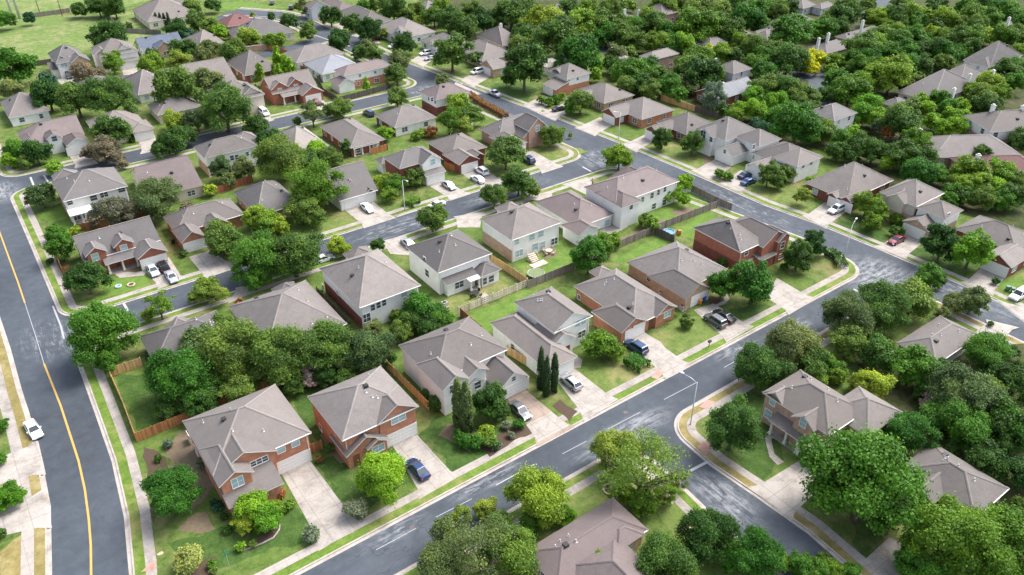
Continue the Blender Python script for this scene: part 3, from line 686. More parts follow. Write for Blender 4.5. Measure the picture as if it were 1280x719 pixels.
# --- along the dashed street, gardens behind
H('big hipped orange brick house', 'two storey orange brick house with broad roof and long stained driveway by the wide road',
  [LR(5.6, (228, 527), (389, 541)), R_(12.16, 20.9, 83.3, 93, 5.55, 'y:gh', pitch=.5), R_(12.1, 16.9, 81.4, 90, 5.5, 'y:gh', pitch=.6), SY(2.9, 'sy-', (287, 638), (354, 603), 4.2, pitch=.3)],
  wall='orange', win=[('y', 0, 351, 561, 1.1, 1.5, 1), ('y', 0, 369, 553, 1.1, 1.5, 1), ('y', 1, 324, 577, 2.4, .9), ('y', 2, 297, 603, 1.5, 1.6, 1), ('x', 0, 246, 566, 1.2, 1.5), ('x', 0, 246, 580, 1.4, 1.4)], gar=[('y', 0, 369, 585, 4.9)], door=[('y', 3, 330, 640)], roof='taupe')
H('gabled orange brick house', 'two storey orange brick house with small gabled porch behind the blue car driveway',
  [LTR(5.6, (384, 496), (476, 458), (523, 508)), SY(5.7, 'y:gh', (472, 531), (523, 509), 6, pitch=.62), SY(2.9, 'y:gg', (432, 571), (487, 549), 5.5, pitch=.62), SY(2.8, 'y:gg', (459, 563), (488, 551), 5, pitch=.6)],
  wall='orange', win=[('y', 1, 498, 524, 2.3, 1.2, 1), ('y', 3, 473, 561, 1.9, 1.2, 1), ('x', 0, 402, 540, .9, 1.2)], gar=[('y', 1, 503, 548, 4.9)], door=[('y', 2, 446, 574)], roof='taupe')
H('cream front white house', 'white two storey house with three stepped gables behind the tall brown cypresses',
  [LR(5.5, (498, 432), (635, 437), 'x:hh'), SY(5.6, 'y:gh', (553, 489), (588, 474), 8, pitch=.7), SY(5.2, 'y:gh', (584, 474), (612, 462), 6), SY(2.9, 'y:gg', (624, 489), (662, 471), 8, pitch=.75), SY(3.2, 'y:gh', (583, 486), (606, 475), 4)],
  wall='white', roof='taupe', win=[('x', 0, 533, 473, .9, .9), ('x', 0, 536, 489, .9, 1.6), ('y', 1, 567, 486, 1.4, 1.5), ('y', 2, 597, 482, 1.2, 1.4), ('y', 3, 642, 474, .7, .8)], gar=[('y', 3, 645, 492, 4.9)])
H('stone arch white house', 'white two storey house with steep gable and arched doorway behind three slim green cypresses',
  [LR(5.7, (642, 378), (741, 395), 'y:gh'), LR(3.3, (612, 404), (722, 446), 'y:hh', pitch=.62), SY(3.6, 'y:gg', (690, 437), (720, 421), 6, pitch=.7)],
  wall='white', roof='warm', win=[('y', 0, 722, 405, 1, 1.3, 1), ('y', 0, 729, 402, 1, 1.3, 1), ('y', 0, 727, 418, 1.6, 1.3), ('x', 1, 641, 434, .9, 1.1)], gar=[('y', 1, 701, 458, 4.8)], door=[('y', 2, 709, 442)])
H('long orange brick bungalow', 'long one storey brick house with two small front gables and curved garden path',
  [LR(2.9, (717, 358), (846, 383), 'y:hh', pitch=.6), SY(2.95, 'y:gh', (776, 416), (811, 402), 8, pitch=.6), SY(3.0, 'y:gh', (821, 397), (847, 384), 7, pitch=.6), LR(2.9, (736, 340), (766, 340), 'y:hh')],
  wall='orange', roof='taupe', win=[('y', 2, 834, 393, 1.6, 1.3, 1), ('x', 0, 724, 372, .8, .9)], gar=[('y', 1, 793, 420, 4.6)], door=[('y', 0, 813, 408)])
H('tan brick bungalow', 'one storey tan brick house with pyramid roof behind two parked dark cars',
  [LR(2.9, (783, 328), (910, 337), 'y:hh', pitch=.58), SY(2.95, 'y:gh', (859, 376), (888, 359), 10, pitch=.6)],
  wall='tan', roof='taupe', trim='trimtan', win=[('x', 0, 811, 349, 1, 1.1), ('x', 0, 821, 355, .8, .9), ('x', 0, 853, 382, .5, .6)], gar=[('y', 1, 874, 377, 4.7)])
H('tall red brick house', 'tall red brick two storey house with white upper side wall at the far street corner',
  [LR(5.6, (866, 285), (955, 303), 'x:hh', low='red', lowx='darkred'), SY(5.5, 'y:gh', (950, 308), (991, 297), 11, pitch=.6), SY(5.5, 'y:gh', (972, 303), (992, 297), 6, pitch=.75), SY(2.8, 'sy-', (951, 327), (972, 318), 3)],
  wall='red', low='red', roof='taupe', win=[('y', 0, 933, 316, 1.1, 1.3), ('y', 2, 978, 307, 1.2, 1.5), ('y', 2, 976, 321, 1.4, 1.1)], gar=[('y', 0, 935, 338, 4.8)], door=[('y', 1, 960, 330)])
# --- backs towards the camera, fronts on the cross street
H('grey bungalow by the wide road', 'one storey house with grey crossed gable roof behind the cedar fence by the wide road',
  [LTR(2.9, (172, 418), (275, 390), (290, 420), 'x:hh'), R_(*(lambda a, b: (a.x, b.x, b.y, a.y))(at(206, 410, 3.1), at(246, 408, 3.1)), 3.1, 'y:hg', pitch=.6)], wall='greysid', roof='grey')
H('hip roofed bungalow in the oaks', 'one storey house with wide hipped roof between the big oaks and the brick sided house',
  [LTR(2.9, (285, 383), (385, 350), (431, 406), 'x:hh', pitch=.52), R_(*(lambda a, b: (a.x, b.x, b.y, a.y))(at(339, 362, 3), at(376, 362, 3)), 3., 'y:hh', pitch=.6)], wall='tan', roof='taupe')
H('brick sided white house', 'two storey house with white back wall and dark brick side wall beside the oaks',
  [LR(5.5, (399, 336), (526, 357), 'x:hh', wall='white', low='white', lowx='darkred'), LR(3., (428, 318), (470, 318), 'y:hh')],
  wall='white', roof='warm', win=[('y', 0, 466, 385, .8, 1.2), ('y', 0, 473, 382, .8, 1.2), ('y', 0, 480, 379, .8, 1.2), ('x', 0, 422, 366, .6, .8), ('x', 0, 405, 366, .8, 1), ('y', 0, 458, 398, 1.5, 1.7), ('y', 0, 505, 368, 1.1, 1.2, 1)])
H('white house with patio awning', 'white two storey house with white patio awning and shaded table behind the plank fence',
  [LR(5.4, (507, 309), (615, 317), 'y:hh', low='white', lowx='white'), SY(2.9, 'sy-', (557, 357), (598, 344), 6.5, pitch=.42), LR(2.9, (585, 334), (627, 337), 'y:hh', pitch=.5), SY(2.7, 'sy-', (588, 353), (603, 347), 3.2, open=1, pitch=.06, rm='trim')],
  wall='white', roof='grey', win=[('x', 0, 531, 325, .8, 1.1), ('x', 0, 534, 342, 1.4, 1.5), ('y', 1, 574, 356, 1.9, 1.5), ('y', 2, 606, 352, .9, 1.5), ('y', 2, 614, 349, 1.2, 1.4)])
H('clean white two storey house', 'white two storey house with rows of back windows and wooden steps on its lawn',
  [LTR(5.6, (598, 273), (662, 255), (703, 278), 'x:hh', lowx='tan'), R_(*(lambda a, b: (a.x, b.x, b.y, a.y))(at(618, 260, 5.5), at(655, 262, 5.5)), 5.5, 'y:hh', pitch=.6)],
  wall='white', roof='warm', win=[('y', 0, 665, 297, 1.3, 1.3, 1), ('y', 0, 676, 293, 1.3, 1.3, 1), ('y', 0, 669, 309, 1.3, 1.6, 1), ('y', 0, 678, 307, 1.3, 1.6, 1), ('y', 0, 649, 317, 1.7, 1.5, 1), ('y', 0, 693, 302, 1.8, 1.5), ('y', 0, 646, 303, 1, 1.2, 1)])
H('low white house with terrace', 'one storey white house with large brown roof and paved terrace with potted plants',
  [LR(2.9, (668, 253), (768, 268), 'y:hh', lowx='tan'), SY(2.95, 'y:gh', (724, 296), (750, 285), 6, pitch=.5)], wall='white', low='white', lowx='pinkish', roof='mauve', win=[('y', 1, 735, 300, .9, 1.2, 1), ('y', 1, 743, 297, .9, 1.2, 1), ('y', 0, 759, 281, 1.4, 1.4, 1)])
H('white corner house with fenced garden', 'large white two storey house with brown hipped roof and fenced bright garden at the corner',
  [R_(109., 128.7, 111., 121.5, 5.5, 'x:hh'), R_(108.9, 115, 108.9, 118, 5.45, 'y:hh', pitch=.5), R_(*(lambda a, b: (a.x, b.x, b.y, a.y))(at(762, 222, 5.4), at(808, 218, 5.4)), 5.4, 'y:hh', pitch=.6)],
  wall='white', roof='mauve', win=[('y', 0, 815, 245, 1, 1.3), ('y', 0, 823, 241, .8, 1.3), ('y', 0, 831, 237, .8, 1.3), ('y', 0, 817, 261, 1.2, 1.4), ('y', 0, 830, 255, 1.2, 1.4), ('y', 0, 803, 250, .9, 1.2), ('y', 1, 789, 259, .9, 1.2)])
# --- brick row facing the cross street
H('dormered red brick house', 'red brick house with two dormer gables and white pillared porch behind three parked cars',
  [R_(10.9, 25.6, 156.8, 166.6, 3.6, 'x:gg', pitch=.72), SY(4.9, 'y:gh', (107, 323), (134, 313), 5, pitch=.7), SY(4.9, 'y:gh', (142, 311), (168, 303), 5, pitch=.7), SY(3.0, 'y:gh', (172, 325), (210, 314), 7, pitch=.6), SY(2.7, 'sy-', (133, 334), (172, 318), 4, open=1, ncol=3, pitch=.3)],
  wall='red', roof='grey', win=[('y', 1, 119, 322, 1.2, 1.5, 1), ('y', 2, 155, 311, 1.2, 1.5, 1), ('x', 0, 97, 318, .8, 1)], gar=[('y', 3, 192, 325, 4.9)], door=[('y', 0, 150, 335)])
H('twin gabled brick house', 'one storey orange brick house with two front gables above a white garage door',
  [LTR(2.9, (207, 276), (284, 245), (306, 268), 'x:hh', pitch=.62), SY(2.95, 'y:gh', (228, 306), (256, 294), 7, pitch=.75), SY(2.95, 'y:gh', (260, 289), (283, 275), 5, pitch=.75)], wall='orange', roof='taupe', win=[('y', 2, 270, 284, 1.4, 1.3)], gar=[('y', 1, 244, 306, 4.6)])
H('dark roofed bungalow', 'low house with wide dark grey roof half hidden behind the big bright green tree',
  [LTR(2.9, (293, 242), (345, 224), (375, 255), 'x:hh', pitch=.55)], wall='tan', roof='grey')
H('single dormer white house', 'white house with one white dormer, steep grey roof and white car on its drive',
  [R_(63.4, 73.2, 152.5, 165.5, 2.9, 'x:gg', pitch=.78), SY(4.4, 'y:gh', (430, 235), (446, 229), 4, pitch=.8), SY(2.7, 'y:gh', (458, 244), (469, 239), 4, pitch=.8)],
  wall='white', roof='grey', win=[('y', 1, 439, 236, 1.3, 1.3, 1)], gar=[('y', 0, 443, 249, 4.9)])
H('brick and white gabled house', 'two storey house with dark red brick side, white front gable and low garage wing',
  [LR(5.3, (478, 197), (551, 197), 'x:hh', low='darkred', lowx='darkred', wall='darkred'), SY(5.35, 'y:gh', (530, 209), (551, 198), 8, pitch=.7, wall='white', low='white'), SY(2.8, 'sy-', (534, 223), (556, 213), 5, pitch=.4, wall='white'), LR(2.9, (468, 200), (492, 202), 'y:hh', wall='white')],
  wall='white', roof='grey', win=[('y', 1, 541, 203, 1.2, 1.4, 1), ('y', 2, 536, 224, .7, 1)], gar=[('y', 2, 545, 225, 4.7)])
H('low brick house with white cars', 'one storey red brick house with broad taupe roof and two white cars parked outside',
  [LTR(2.9, (536, 180), (571, 166), (613, 183), 'y:hh', pitch=.5), SY(2.95, 'y:gh', (576, 208), (598, 198), 8, pitch=.6), SY(3., 'y:gh', (594, 200), (606, 194), 5, pitch=.6)], wall='darkred', roof='warm', gar=[('y', 1, 587, 210, 4.7)], win=[('x', 0, 555, 193, .8, 1)])
H('rose brick corner house', 'rose brick house with tall pointed entrance gable at the corner lawn',
  [LTR(3.3, (602, 163), (660, 143), (676, 160), 'x:hh', pitch=.7), SY(5.2, 'y:gh', (662, 165), (683, 157), 8, pitch=.9), SY(3.4, 'y:gh', (655, 174), (672, 167), 6, pitch=.8), SY(3., 'y:hh', (637, 186), (658, 178), 9, pitch=.6)], wall='pinkish', roof='taupe', win=[('y', 1, 672, 161, 1.2, 1.5, 1)], gar=[('y', 3, 650, 186, 3.5)], door=[('y', 2, 663, 176)])
# --- row with backs to the brick row
H('white house with screened porch', 'white two storey house with pale patio cover and screened back porch near the wide road',
  [LTR(5.5, (63, 225), (145, 212), (159, 233), 'x:hh'), SY(2.9, 'sy-', (88, 272), (116, 263), 3.6, open=1, ncol=3, pitch=.14, rm='trim'), R_(*(lambda a, b: (a.x, b.x, b.y, a.y))(at(64, 221, 5.4), at(100, 219, 5.4)), 5.4, 'y:hh', pitch=.6)],
  wall='white', roof='grey', lowx='pinkish', win=[('y', 0, 87, 254, 1.2, 1), ('y', 0, 117, 248, 1.4, 1.2), ('y', 0, 130, 244, 1.6, 1.1), ('y', 0, 152, 238, 1.4, 1), ('y', 0, 100, 276, 2.4, 1.8)])
H('mauve gable roofed house', 'house with one broad plain mauve gable roof behind the brown budding oak',
  [RX(3.0, (168, 211), (233, 193), (253, 232), 'x:gg', pitch=.5)], wall='beige', roof='mauve', trim='trimtan')
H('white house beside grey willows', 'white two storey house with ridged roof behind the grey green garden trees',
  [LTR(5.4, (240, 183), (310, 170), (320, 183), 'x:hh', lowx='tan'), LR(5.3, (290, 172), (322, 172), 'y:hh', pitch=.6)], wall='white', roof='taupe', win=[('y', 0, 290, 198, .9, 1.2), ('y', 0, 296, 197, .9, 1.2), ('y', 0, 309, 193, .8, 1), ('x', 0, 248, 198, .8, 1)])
H('tree hidden bungalow', 'low house with pale taupe roof mostly hidden behind three dark oaks',
  [LTR(2.9, (338, 171), (376, 158), (414, 182), 'x:hh', pitch=.5)], wall='tan', roof='pale')
H('brick house with columned back porch', 'brick one storey house with white columned back porch under a hipped roof',
  [LTR(2.9, (400, 159), (446, 147), (476, 176), 'y:hh', pitch=.5), SY(2.6, 'sy-', (442, 187), (474, 178), 3, open=1, ncol=4, pitch=.2)], wall='darkred', roof='taupe')
H('white backed brick house', 'long one storey brick house with white back wall next to the feathery green tree',
  [LTR(2.9, (465, 143), (526, 133), (543, 148), 'x:hh', pitch=.55, lowfull=1, wall='white', low='white', lowx='darkred')], wall='white', lowx='darkred', roof='taupe')
H('small white corner house', 'small white two storey house with brick base at the upper junction',
  [LTR(5.3, (528, 115), (570, 106), (580, 116), 'x:hh', wall='white', low='darkred')], wall='white', low='darkred', roof='mauve', win=[('y', 0, 540, 125, .8, 1.2), ('x', 0, 536, 124, .8, 1.1), ('x', 0, 544, 128, .8, 1.1)])
# --- row across the upper cross street
H('mauve roofed white house', 'white house with mauve roof and two white gables beside the street corner trees',
  [R_(11.7, 26.1, 228.2, 240, 3.2, 'x:hg', pitch=.6), SY(3.4, 'y:gh', (28, 180), (50, 174), 5, pitch=.6), SY(4.3, 'y:gh', (58, 176), (78, 171), 5, pitch=.7), SY(3.0, 'y:gh', (83, 184), (111, 177), 7, pitch=.6)], wall='white', roof='mauve', win=[('y', 2, 68, 174, 1.2, 1.3)], gar=[('y', 3, 96, 186, 4.9)])
H('pale garage bungalow', 'one storey house with pale wide roof and cream garage beyond the round green tree',
  [LTR(2.9, (107, 152), (163, 140), (192, 159), 'x:hh', pitch=.5), SY(2.95, 'y:hh', (166, 168), (192, 160), 8, pitch=.4)], wall='cream', roof='warm', gar=[('y', 1, 180, 169, 4.7)])
H('pyramid roofed house', 'small house with plain pyramid roof half hidden by a light green tree', [LR(2.9, (188, 132), (248, 133), 'x:hh', pitch=.55)], wall='beige', roof='taupe')
H('beige gabled house', 'beige two storey house with wide front gable and a white vehicle on its drive', [LTR(5.3, (266, 116), (303, 103), (328, 118), 'x:hh'), SY(5.35, 'y:gh', (303, 123), (328, 118), 8, pitch=.7)], wall='beige', roof='taupe', win=[('y', 1, 315, 122, 1.5, 1.2, 1)], gar=[('y', 1, 317, 135, 4.5)])
H('small twin dormer red house', 'red brick house with two dormers and dark red garage gable in the upper row', [R_(78.6, 91.4, 227.6, 236.5, 3.6, 'x:gg', pitch=.72), SY(4.8, 'y:gh', (343, 113), (357, 109), 4, pitch=.75), SY(4.8, 'y:gh', (363, 108), (377, 105), 4, pitch=.75), SY(2.9, 'y:gh', (381, 120), (402, 115), 7, pitch=.6), SY(2.7, 'sy-', (357, 122), (381, 116), 3, open=1, ncol=3)], wall='red', roof='warm', win=[('y', 1, 350, 114, 1.1, 1.4, 1), ('y', 2, 370, 109, 1.1, 1.4, 1)], gar=[('y', 3, 392, 124, 4.8)])
H('wide taupe bungalow', 'one storey house with wide taupe hipped roof behind the conical green shrubs', [LTR(2.9, (357, 69), (412, 56), (424, 68), 'x:hh', pitch=.5)], wall='white', roof='taupe')
H('blue grey roofed bungalow', 'one storey house with blue grey hipped roof between two taupe roofed houses', [LTR(2.9, (384, 81), (428, 70), (446, 84), 'x:hh', pitch=.5)], wall='white', roof='blue')
H('white over brick corner house', 'two storey corner house with white upper floor over brick behind the dark garden fence', [LTR(5.2, (424, 90), (474, 76), (488, 82), 'x:hh', low='orange'), SY(2.8, 'y:gh', (427, 108), (441, 103), 6, wall='white')], wall='white', low='orange', roof='mauve', win=[('y', 0, 450, 95, .8, .7), ('y', 0, 469, 91, .8, .7), ('y', 0, 471, 101, 1.6, 1.2), ('y', 0, 448, 105, .9, 1)])
# --- behind them
H('roof at the wide road bend', 'house with pale grey hipped roof at the far left behind olive trees', [LTR(2.9, (7, 134), (52, 113), (48, 140), 'x:hh', pitch=.5)], wall='white', roof='taupe')
H('solar panel house', 'house with solar panels on its grey roof above the oak clump', [LTR(2.9, (100, 108), (130, 96), (153, 108), 'x:hh', pitch=.5)], wall='tan', roof='grey')
H('roof beside the oak clump', 'white fronted house with taupe hipped roof beside the dark oak clump', [LTR(2.9, (156, 99), (205, 92), (196, 114), 'x:hh', pitch=.5)], wall='white', roof='taupe')
H('plain gable ended house', 'white walled house with one plain pinkish grey gable roof', [RX(3.2, (230, 82), (277, 74), (292, 101), 'x:gg', pitch=.5)], wall='white', roof='warm')
H('hip roof by conical trees', 'brick house with hipped roof beside the row of conical green trees', [LTR(2.9, (290, 81), (316, 68), (348, 86), 'x:hh', pitch=.55)], wall='darkred', roof='taupe')
H('white and stone gabled house', 'white house with a brown stone gable below the grass field', [LTR(5.1, (65, 70), (88, 61), (110, 73), 'x:hh'), SY(5.2, 'y:gh', (93, 80), (109, 75), 6, pitch=.7, wall='tan', low='tan'), SY(5.15, 'y:gh', (72, 79), (84, 75), 5, pitch=.7), SY(2.8, 'sy-', (67, 89), (87, 85), 4)], wall='white', roof='grey', gar=[('y', 3, 77, 92, 4.7)])
H('large white field side house', 'large white two storey house with white garage below the field oak', [LTR(5.2, (117, 61), (160, 53), (168, 64), 'x:hh'), SY(5.25, 'y:gh', (147, 68), (166, 63), 6, pitch=.7), SY(2.8, 'sy-', (151, 79), (170, 74), 4), SY(5.2, 'y:gh', (121, 70), (135, 66), 5, pitch=.7)], wall='white', roof='warm', gar=[('y', 2, 161, 82, 4.7)], win=[('y', 1, 156, 67, 2, 1.2)])
H('slate blue roofed house', 'house with dark slate blue roof and one stone gable', [LTR(3., (173, 57), (214, 46), (227, 54), 'x:gg', pitch=.6), SY(3.6, 'y:gh', (199, 62), (214, 58), 5, pitch=.7, wall='tan')], wall='white', roof='slate')
H('taupe roof by the olive trees', 'low house with pale taupe hipped roof right of the slate blue roof', [LTR(2.9, (234, 52), (258, 43), (288, 57), 'x:hh', pitch=.5)], wall='orange', roof='warm')
H('large house on the field edge', 'large cream house with big taupe roof and a row of slim cypresses at its wall', [LTR(3.2, (169, 14), (222, 4), (247, 18), 'x:hh', pitch=.5), LTR(3., (191, 6), (240, -6), (236, 6), 'x:hh')], wall='cream', roof='warm')
H('red brown roofed house', 'house with red brown hipped roof by the cul de sac', [LTR(3., (280, 30), (298, 20), (324, 27), 'x:hh', pitch=.6)], wall='orange', roof='maroon')
H('cream house by the boundary wall', 'cream house with long grey roof above the pale boundary wall', [LTR(3., (288, 41), (350, 27), (360, 41), 'x:hh', pitch=.55)], wall='cream', roof='grey')
# --- left side of the diagonal street, upper part
H('grey gabled house at the cul de sac', 'grey gabled two storey house at the far end of the cul de sac', [LTR(5, (386, 9), (398, 1), (406, 8), 'y:gh')], wall='greysid', roof='taupe')
H('pale roof at the picture top', 'white house with long pinkish roof beyond the cul de sac', [LTR(3, (404, 7), (420, -4), (443, 12), 'y:hh', pitch=.5)], wall='white', roof='mauve')
H('long taupe roof with white end', 'long house with taupe roof and white gable end beside the round dark tree', [LTR(2.9, (425, 18), (450, 8), (491, 26), 'y:hh', pitch=.5)], wall='white', roof='taupe')
H('house with two small dormers', 'house with two small white dormers on a taupe roof at the upper street', [LTR(3.3, (474, 36), (508, 25), (546, 40), 'y:hh', pitch=.55), SX(4.6, 'x:gh', (494, 38), (502, 43), 4, pitch=.7)], wall='white', roof='warm')
H('wide roofed house on the upper street', 'one storey house with wide taupe roof behind the car covered drive', [LTR(2.9, (532, 54), (556, 40), (590, 58), 'y:hh', pitch=.5), SX(2.9, 'x:gh', (533, 55), (544, 62), 6)], wall='white', roof='taupe', gar=[('x', 1, 539, 64, 4.6)])
H('brown gabled garage house', 'one storey house with brown garage gable and pale van outside', [LTR(2.9, (568, 62), (606, 50), (640, 69), 'y:hh', pitch=.5), SX(2.9, 'x:gh', (601, 80), (615, 88), 8, pitch=.6)], wall='tan', roof='taupe', gar=[('x', 1, 608, 90, 4.6)])
H('house with a lone white chimney', 'house with grey hipped roof and single white chimney behind the upper street', [LTR(2.9, (601, 47), (624, 34), (643, 55), 'x:hh', pitch=.5)], wall='cream', roof='taupe', chim=[(626, 31, 7.5)])
H('flat pale roofed house', 'low house with pale almost white roof behind the huge dark tree', [LTR(3, (672, 80), (690, 70), (707, 80), 'y:hh', pitch=.35)], wall='cream', roof='pale')
# --- right side of the diagonal street
H('brick house with arched window', 'two storey brick house with arched window and white garage on the diagonal street', [LTR(5.3, (681, 88), (716, 82), (738, 92), 'y:hh', low='orange', wall='white'), SX(5.35, 'x:gh', (688, 89), (702, 95), 6, pitch=.5), SX(2.8, 'sx-', (677, 106), (695, 113), 6, wall='orange', pitch=.3)], wall='white', low='orange', roof='taupe', win=[('x', 1, 691, 98, 1.5, 1.5), ('y', 0, 722, 99, .8, .8)], gar=[('x', 2, 685, 117, 4.6)])
H('broad beige bungalow', 'one storey tan house with broad plain hipped roof and dark car outside', [LTR(2.9, (717, 114), (756, 103), (791, 120), 'y:hh', pitch=.5), SX(2.9, 'x:gh', (707, 122), (720, 128), 10, pitch=.6)], wall='tan', roof='warm', gar=[('x', 1, 714, 130, 4.6)])
H('orange brick hip roofed bungalow', 'one storey orange brick house with broad hipped roof by the bright wooden fence', [LTR(2.9, (764, 134), (800, 122), (846, 137), 'y:hh', pitch=.5), SX(2.9, 'x:gh', (753, 139), (768, 148), 10, pitch=.6, wall='darkred')], wall='orange', roof='taupe', gar=[('x', 1, 761, 151, 4.6)])
H('brown gabled bungalow', 'one storey house with dark brown brick garage gable and taupe roof', [LTR(2.9, (822, 154), (858, 140), (895, 157), 'y:hh', pitch=.52), SX(2.9, 'x:gh', (806, 161), (822, 168), 10, pitch=.6)], wall='darkred', roof='taupe', gar=[('x', 1, 814, 172, 4.6)])
H('white multi gabled house', 'white two storey house with several gables and brown path to its door', [R_(155.5, 168, 120.8, 131, 5.4, 'y:hh'), SX(5.45, 'x:gh', (873, 164), (888, 174), 7, pitch=.6), SX(2.9, 'x:gh', (894, 187), (915, 197), 8, pitch=.6), R_(159.8, 168.5, 113.5, 121.5, 5.2, 'y:hh')], wall='white', roof='grey', win=[('x', 1, 879, 168, 1.6, 1.8), ('x', 1, 889, 175, 1, 1.2), ('y', 3, 942, 184, .9, 1.2), ('x', 2, 906, 190, .8, .9), ('y', 3, 942, 197, .9, 1)], gar=[('x', 2, 903, 201, 4.8)])
H('long low white house', 'white house with low taupe roof and two blue cars in front of its garage', [LTR(3.6, (940, 192), (978, 176), (1026, 196), 'y:hh', pitch=.5), SX(2.9, 'x:gh', (933, 206), (952, 214), 9, pitch=.5), LTR(4.6, (968, 198), (1000, 184), (1026, 198), 'y:hh', pitch=.5)], wall='white', roof='taupe', win=[('y', 2, 1004, 208, 1, 1), ('y', 2, 1014, 204, 1, 1)], gar=[('x', 1, 941, 217, 4.6)])
H('two garage brick house', 'one storey brick house with twin white garage doors and a white car outside', [LTR(2.9, (1004, 228), (1068, 206), (1116, 226), 'y:hh', pitch=.55), SX(2.9, 'x:gh', (1033, 243), (1046, 248), 7, pitch=.6, wall='darkred'), SX(2.95, 'x:gh', (1050, 248), (1064, 254), 7, pitch=.6, wall='darkred')], wall='darkred', roof='warm', gar=[('x', 1, 1043, 250, 2.9), ('x', 2, 1058, 256, 2.9)])
H('tan house with low garage wing', 'two storey tan house with low gabled garage wing behind the dark red car', [LTR(5.4, (1100, 241), (1134, 224), (1180, 242), 'y:hh'), LTR(5.2, (1150, 262), (1163, 246), (1203, 264), 'x:hh', wall='white', low='tan'), SX(2.9, 'x:gh', (1129, 276), (1160, 291), 9, pitch=.55, wall='tan'), SX(5.45, 'x:gh', (1108, 246), (1130, 256), 5, pitch=.7)], wall='beige', low='tan', roof='warm', win=[('x', 0, 1119, 258, 1.6, 1.4), ('y', 1, 1185, 270, 1, 1.2)], gar=[('x', 2, 1141, 292, 4.9)])
H('brick garage house at the edge', 'one storey house with large plain roof and brick gable over a white garage', [LTR(2.9, (1195, 287), (1224, 268), (1300, 300), 'y:hh', pitch=.52), SX(2.95, 'x:gh', (1229, 320), (1264, 336), 10, pitch=.55)], wall='darkred', roof='warm', gar=[('x', 1, 1244, 333, 4.9)])
H('edge house with white suv', 'low house with taupe roof cut off by the picture edge, white car outside', [LTR(2.9, (1300, 350), (1330, 330), (1380, 360), 'y:hh')], wall='tan', roof='taupe')
# --- near right
H('lone roof in the dense oaks', 'one storey house with taupe roof and dark patched slope among dense oaks', [LTR(2.9, (1118, 428), (1180, 394), (1222, 421), 'x:hh', pitch=.5)], wall='greysid', roof='taupe')
H('stone gabled house', 'tan stone two storey house with two arched window gables and columned porch', [LTR(5.6, (952, 490), (1000, 464), (1085, 512), 'y:hh', low='pinkish', wall='pinkish'), SX(5.5, 'x:gh', (954, 493), (980, 508), 4, pitch=.8), SX(5.4, 'x:gh', (990, 520), (1016, 541), 6, pitch=.75), SX(2.9, 'sx-', (961, 525), (1003, 556), 3.4, open=1, colx=1, ncol=3, pitch=.35), LTR(5.0, (1030, 512), (1074, 483), (1128, 516), 'y:hh', pitch=.55), SX(2.9, 'x:gh', (1000, 556), (1024, 570), 9, pitch=.5)], wall='pinkish', roof='warm', win=[('x', 1, 966, 502, .9, 1.5, 1), ('x', 2, 1004, 529, 1, 1.5, 1), ('x', 0, 960, 518, 1.2, 1.5, 1)], gar=[('x', 5, 1011, 574, 4.6)], door=[('x', 0, 990, 555)])
H('brown hipped house under oaks', 'one storey brick house with ridged taupe roof and dark skylight under the oaks', [LTR(2.9, (1128, 590), (1162, 549), (1260, 612), 'y:hh', pitch=.5), SX(3., 'x:gh', (1130, 606), (1165, 632), 8, pitch=.55)], wall='darkred', roof='taupe')
H('near corner roof', 'one storey house with large plain taupe roof at the near street corner lawn', [(lambda l, t, r: R_(l.x, t.x, r.y, t.y, 2.9, 'x:hh', pitch=.5))(at(657, 692, 2.9), at(766, 622, 2.9), at(803, 667, 2.9)), (lambda a, b: R_(a.x, b.x, b.y, a.y, 2.95, 'x:hh', pitch=.5))(at(748, 665, 2.95), at(806, 668, 2.95)), R_(42, 50.5, 34, 47, 2.8, 'y:hh', pitch=.5)], wall='tan', roof='mauve')
# --- beyond the diagonal street, in the wood
H('slate roofed house in the wood', 'house with slate grey roof and white chimney behind the spotted green tree', [LTR(3., (866, 114), (925, 100), (943, 112), 'x:gg', pitch=.5)], wall='darkred', roof='blue', chim=[(904, 105, 7)])
H('steep roofed blue grey house', 'tall house with steep taupe roof and blue grey wall behind the slate roof', [LTR(5.3, (896, 86), (918, 75), (934, 88), 'x:hh')], wall='greysid', roof='taupe', chim=[(895, 75, 9)])
H('two tone gable in the wood', 'house with tall striped taupe gable among the trees', [LTR(5, (806, 73), (828, 59), (847, 68), 'x:hh')], wall='pinkish', roof='warm')
H('pale roof beside the striped gable', 'low house with pale roof left of the tall striped gable', [LTR(3, (762, 76), (780, 68), (797, 80), 'x:hh', pitch=.4)], wall='cream', roof='pale')
H('white house above the rust bush', 'white two storey house with dark roof above the rust coloured bush', [LTR(5.3, (1005, 139), (1045, 130), (1068, 143), 'x:hh')], wall='white', roof='grey')
H('long beige backed house', 'long low house with beige back wall, white chimney and wide taupe roof', [CT(3, (1207, 184), 23, 13, -34, 'x:hh', pitch=.5)], wall='tan', roof='taupe', chim=[(1170, 176, 6.8)])
H('maroon roofed house', 'house with maroon roof and white chimney at the picture edge', [CT(3, (1250, 209), 19, 12, -34, 'x:hh', pitch=.5)], wall='tan', roof='maroon', chim=[(1247, 203, 7)])
H('white house at the right edge', 'white two storey house with grey lean to roof at the picture edge', [CT(5.4, (1262, 153), 19, 12, -30, 'x:hh')], wall='white', low='pinkish', roof='taupe', chim=[(1249, 137, 9.5), (1274, 132, 9.5)])
H('long chimneyed roof in the wood', 'long grey roofed house with two white chimneys in the wood', [LTR(3, (1134, 119), (1172, 90), (1220, 108), 'y:hh', pitch=.45), LTR(3, (1166, 100), (1200, 84), (1236, 96), 'y:hh', pitch=.45)], wall='beige', roof='grey', chim=[(1213, 94, 7), (1193, 112, 7)])
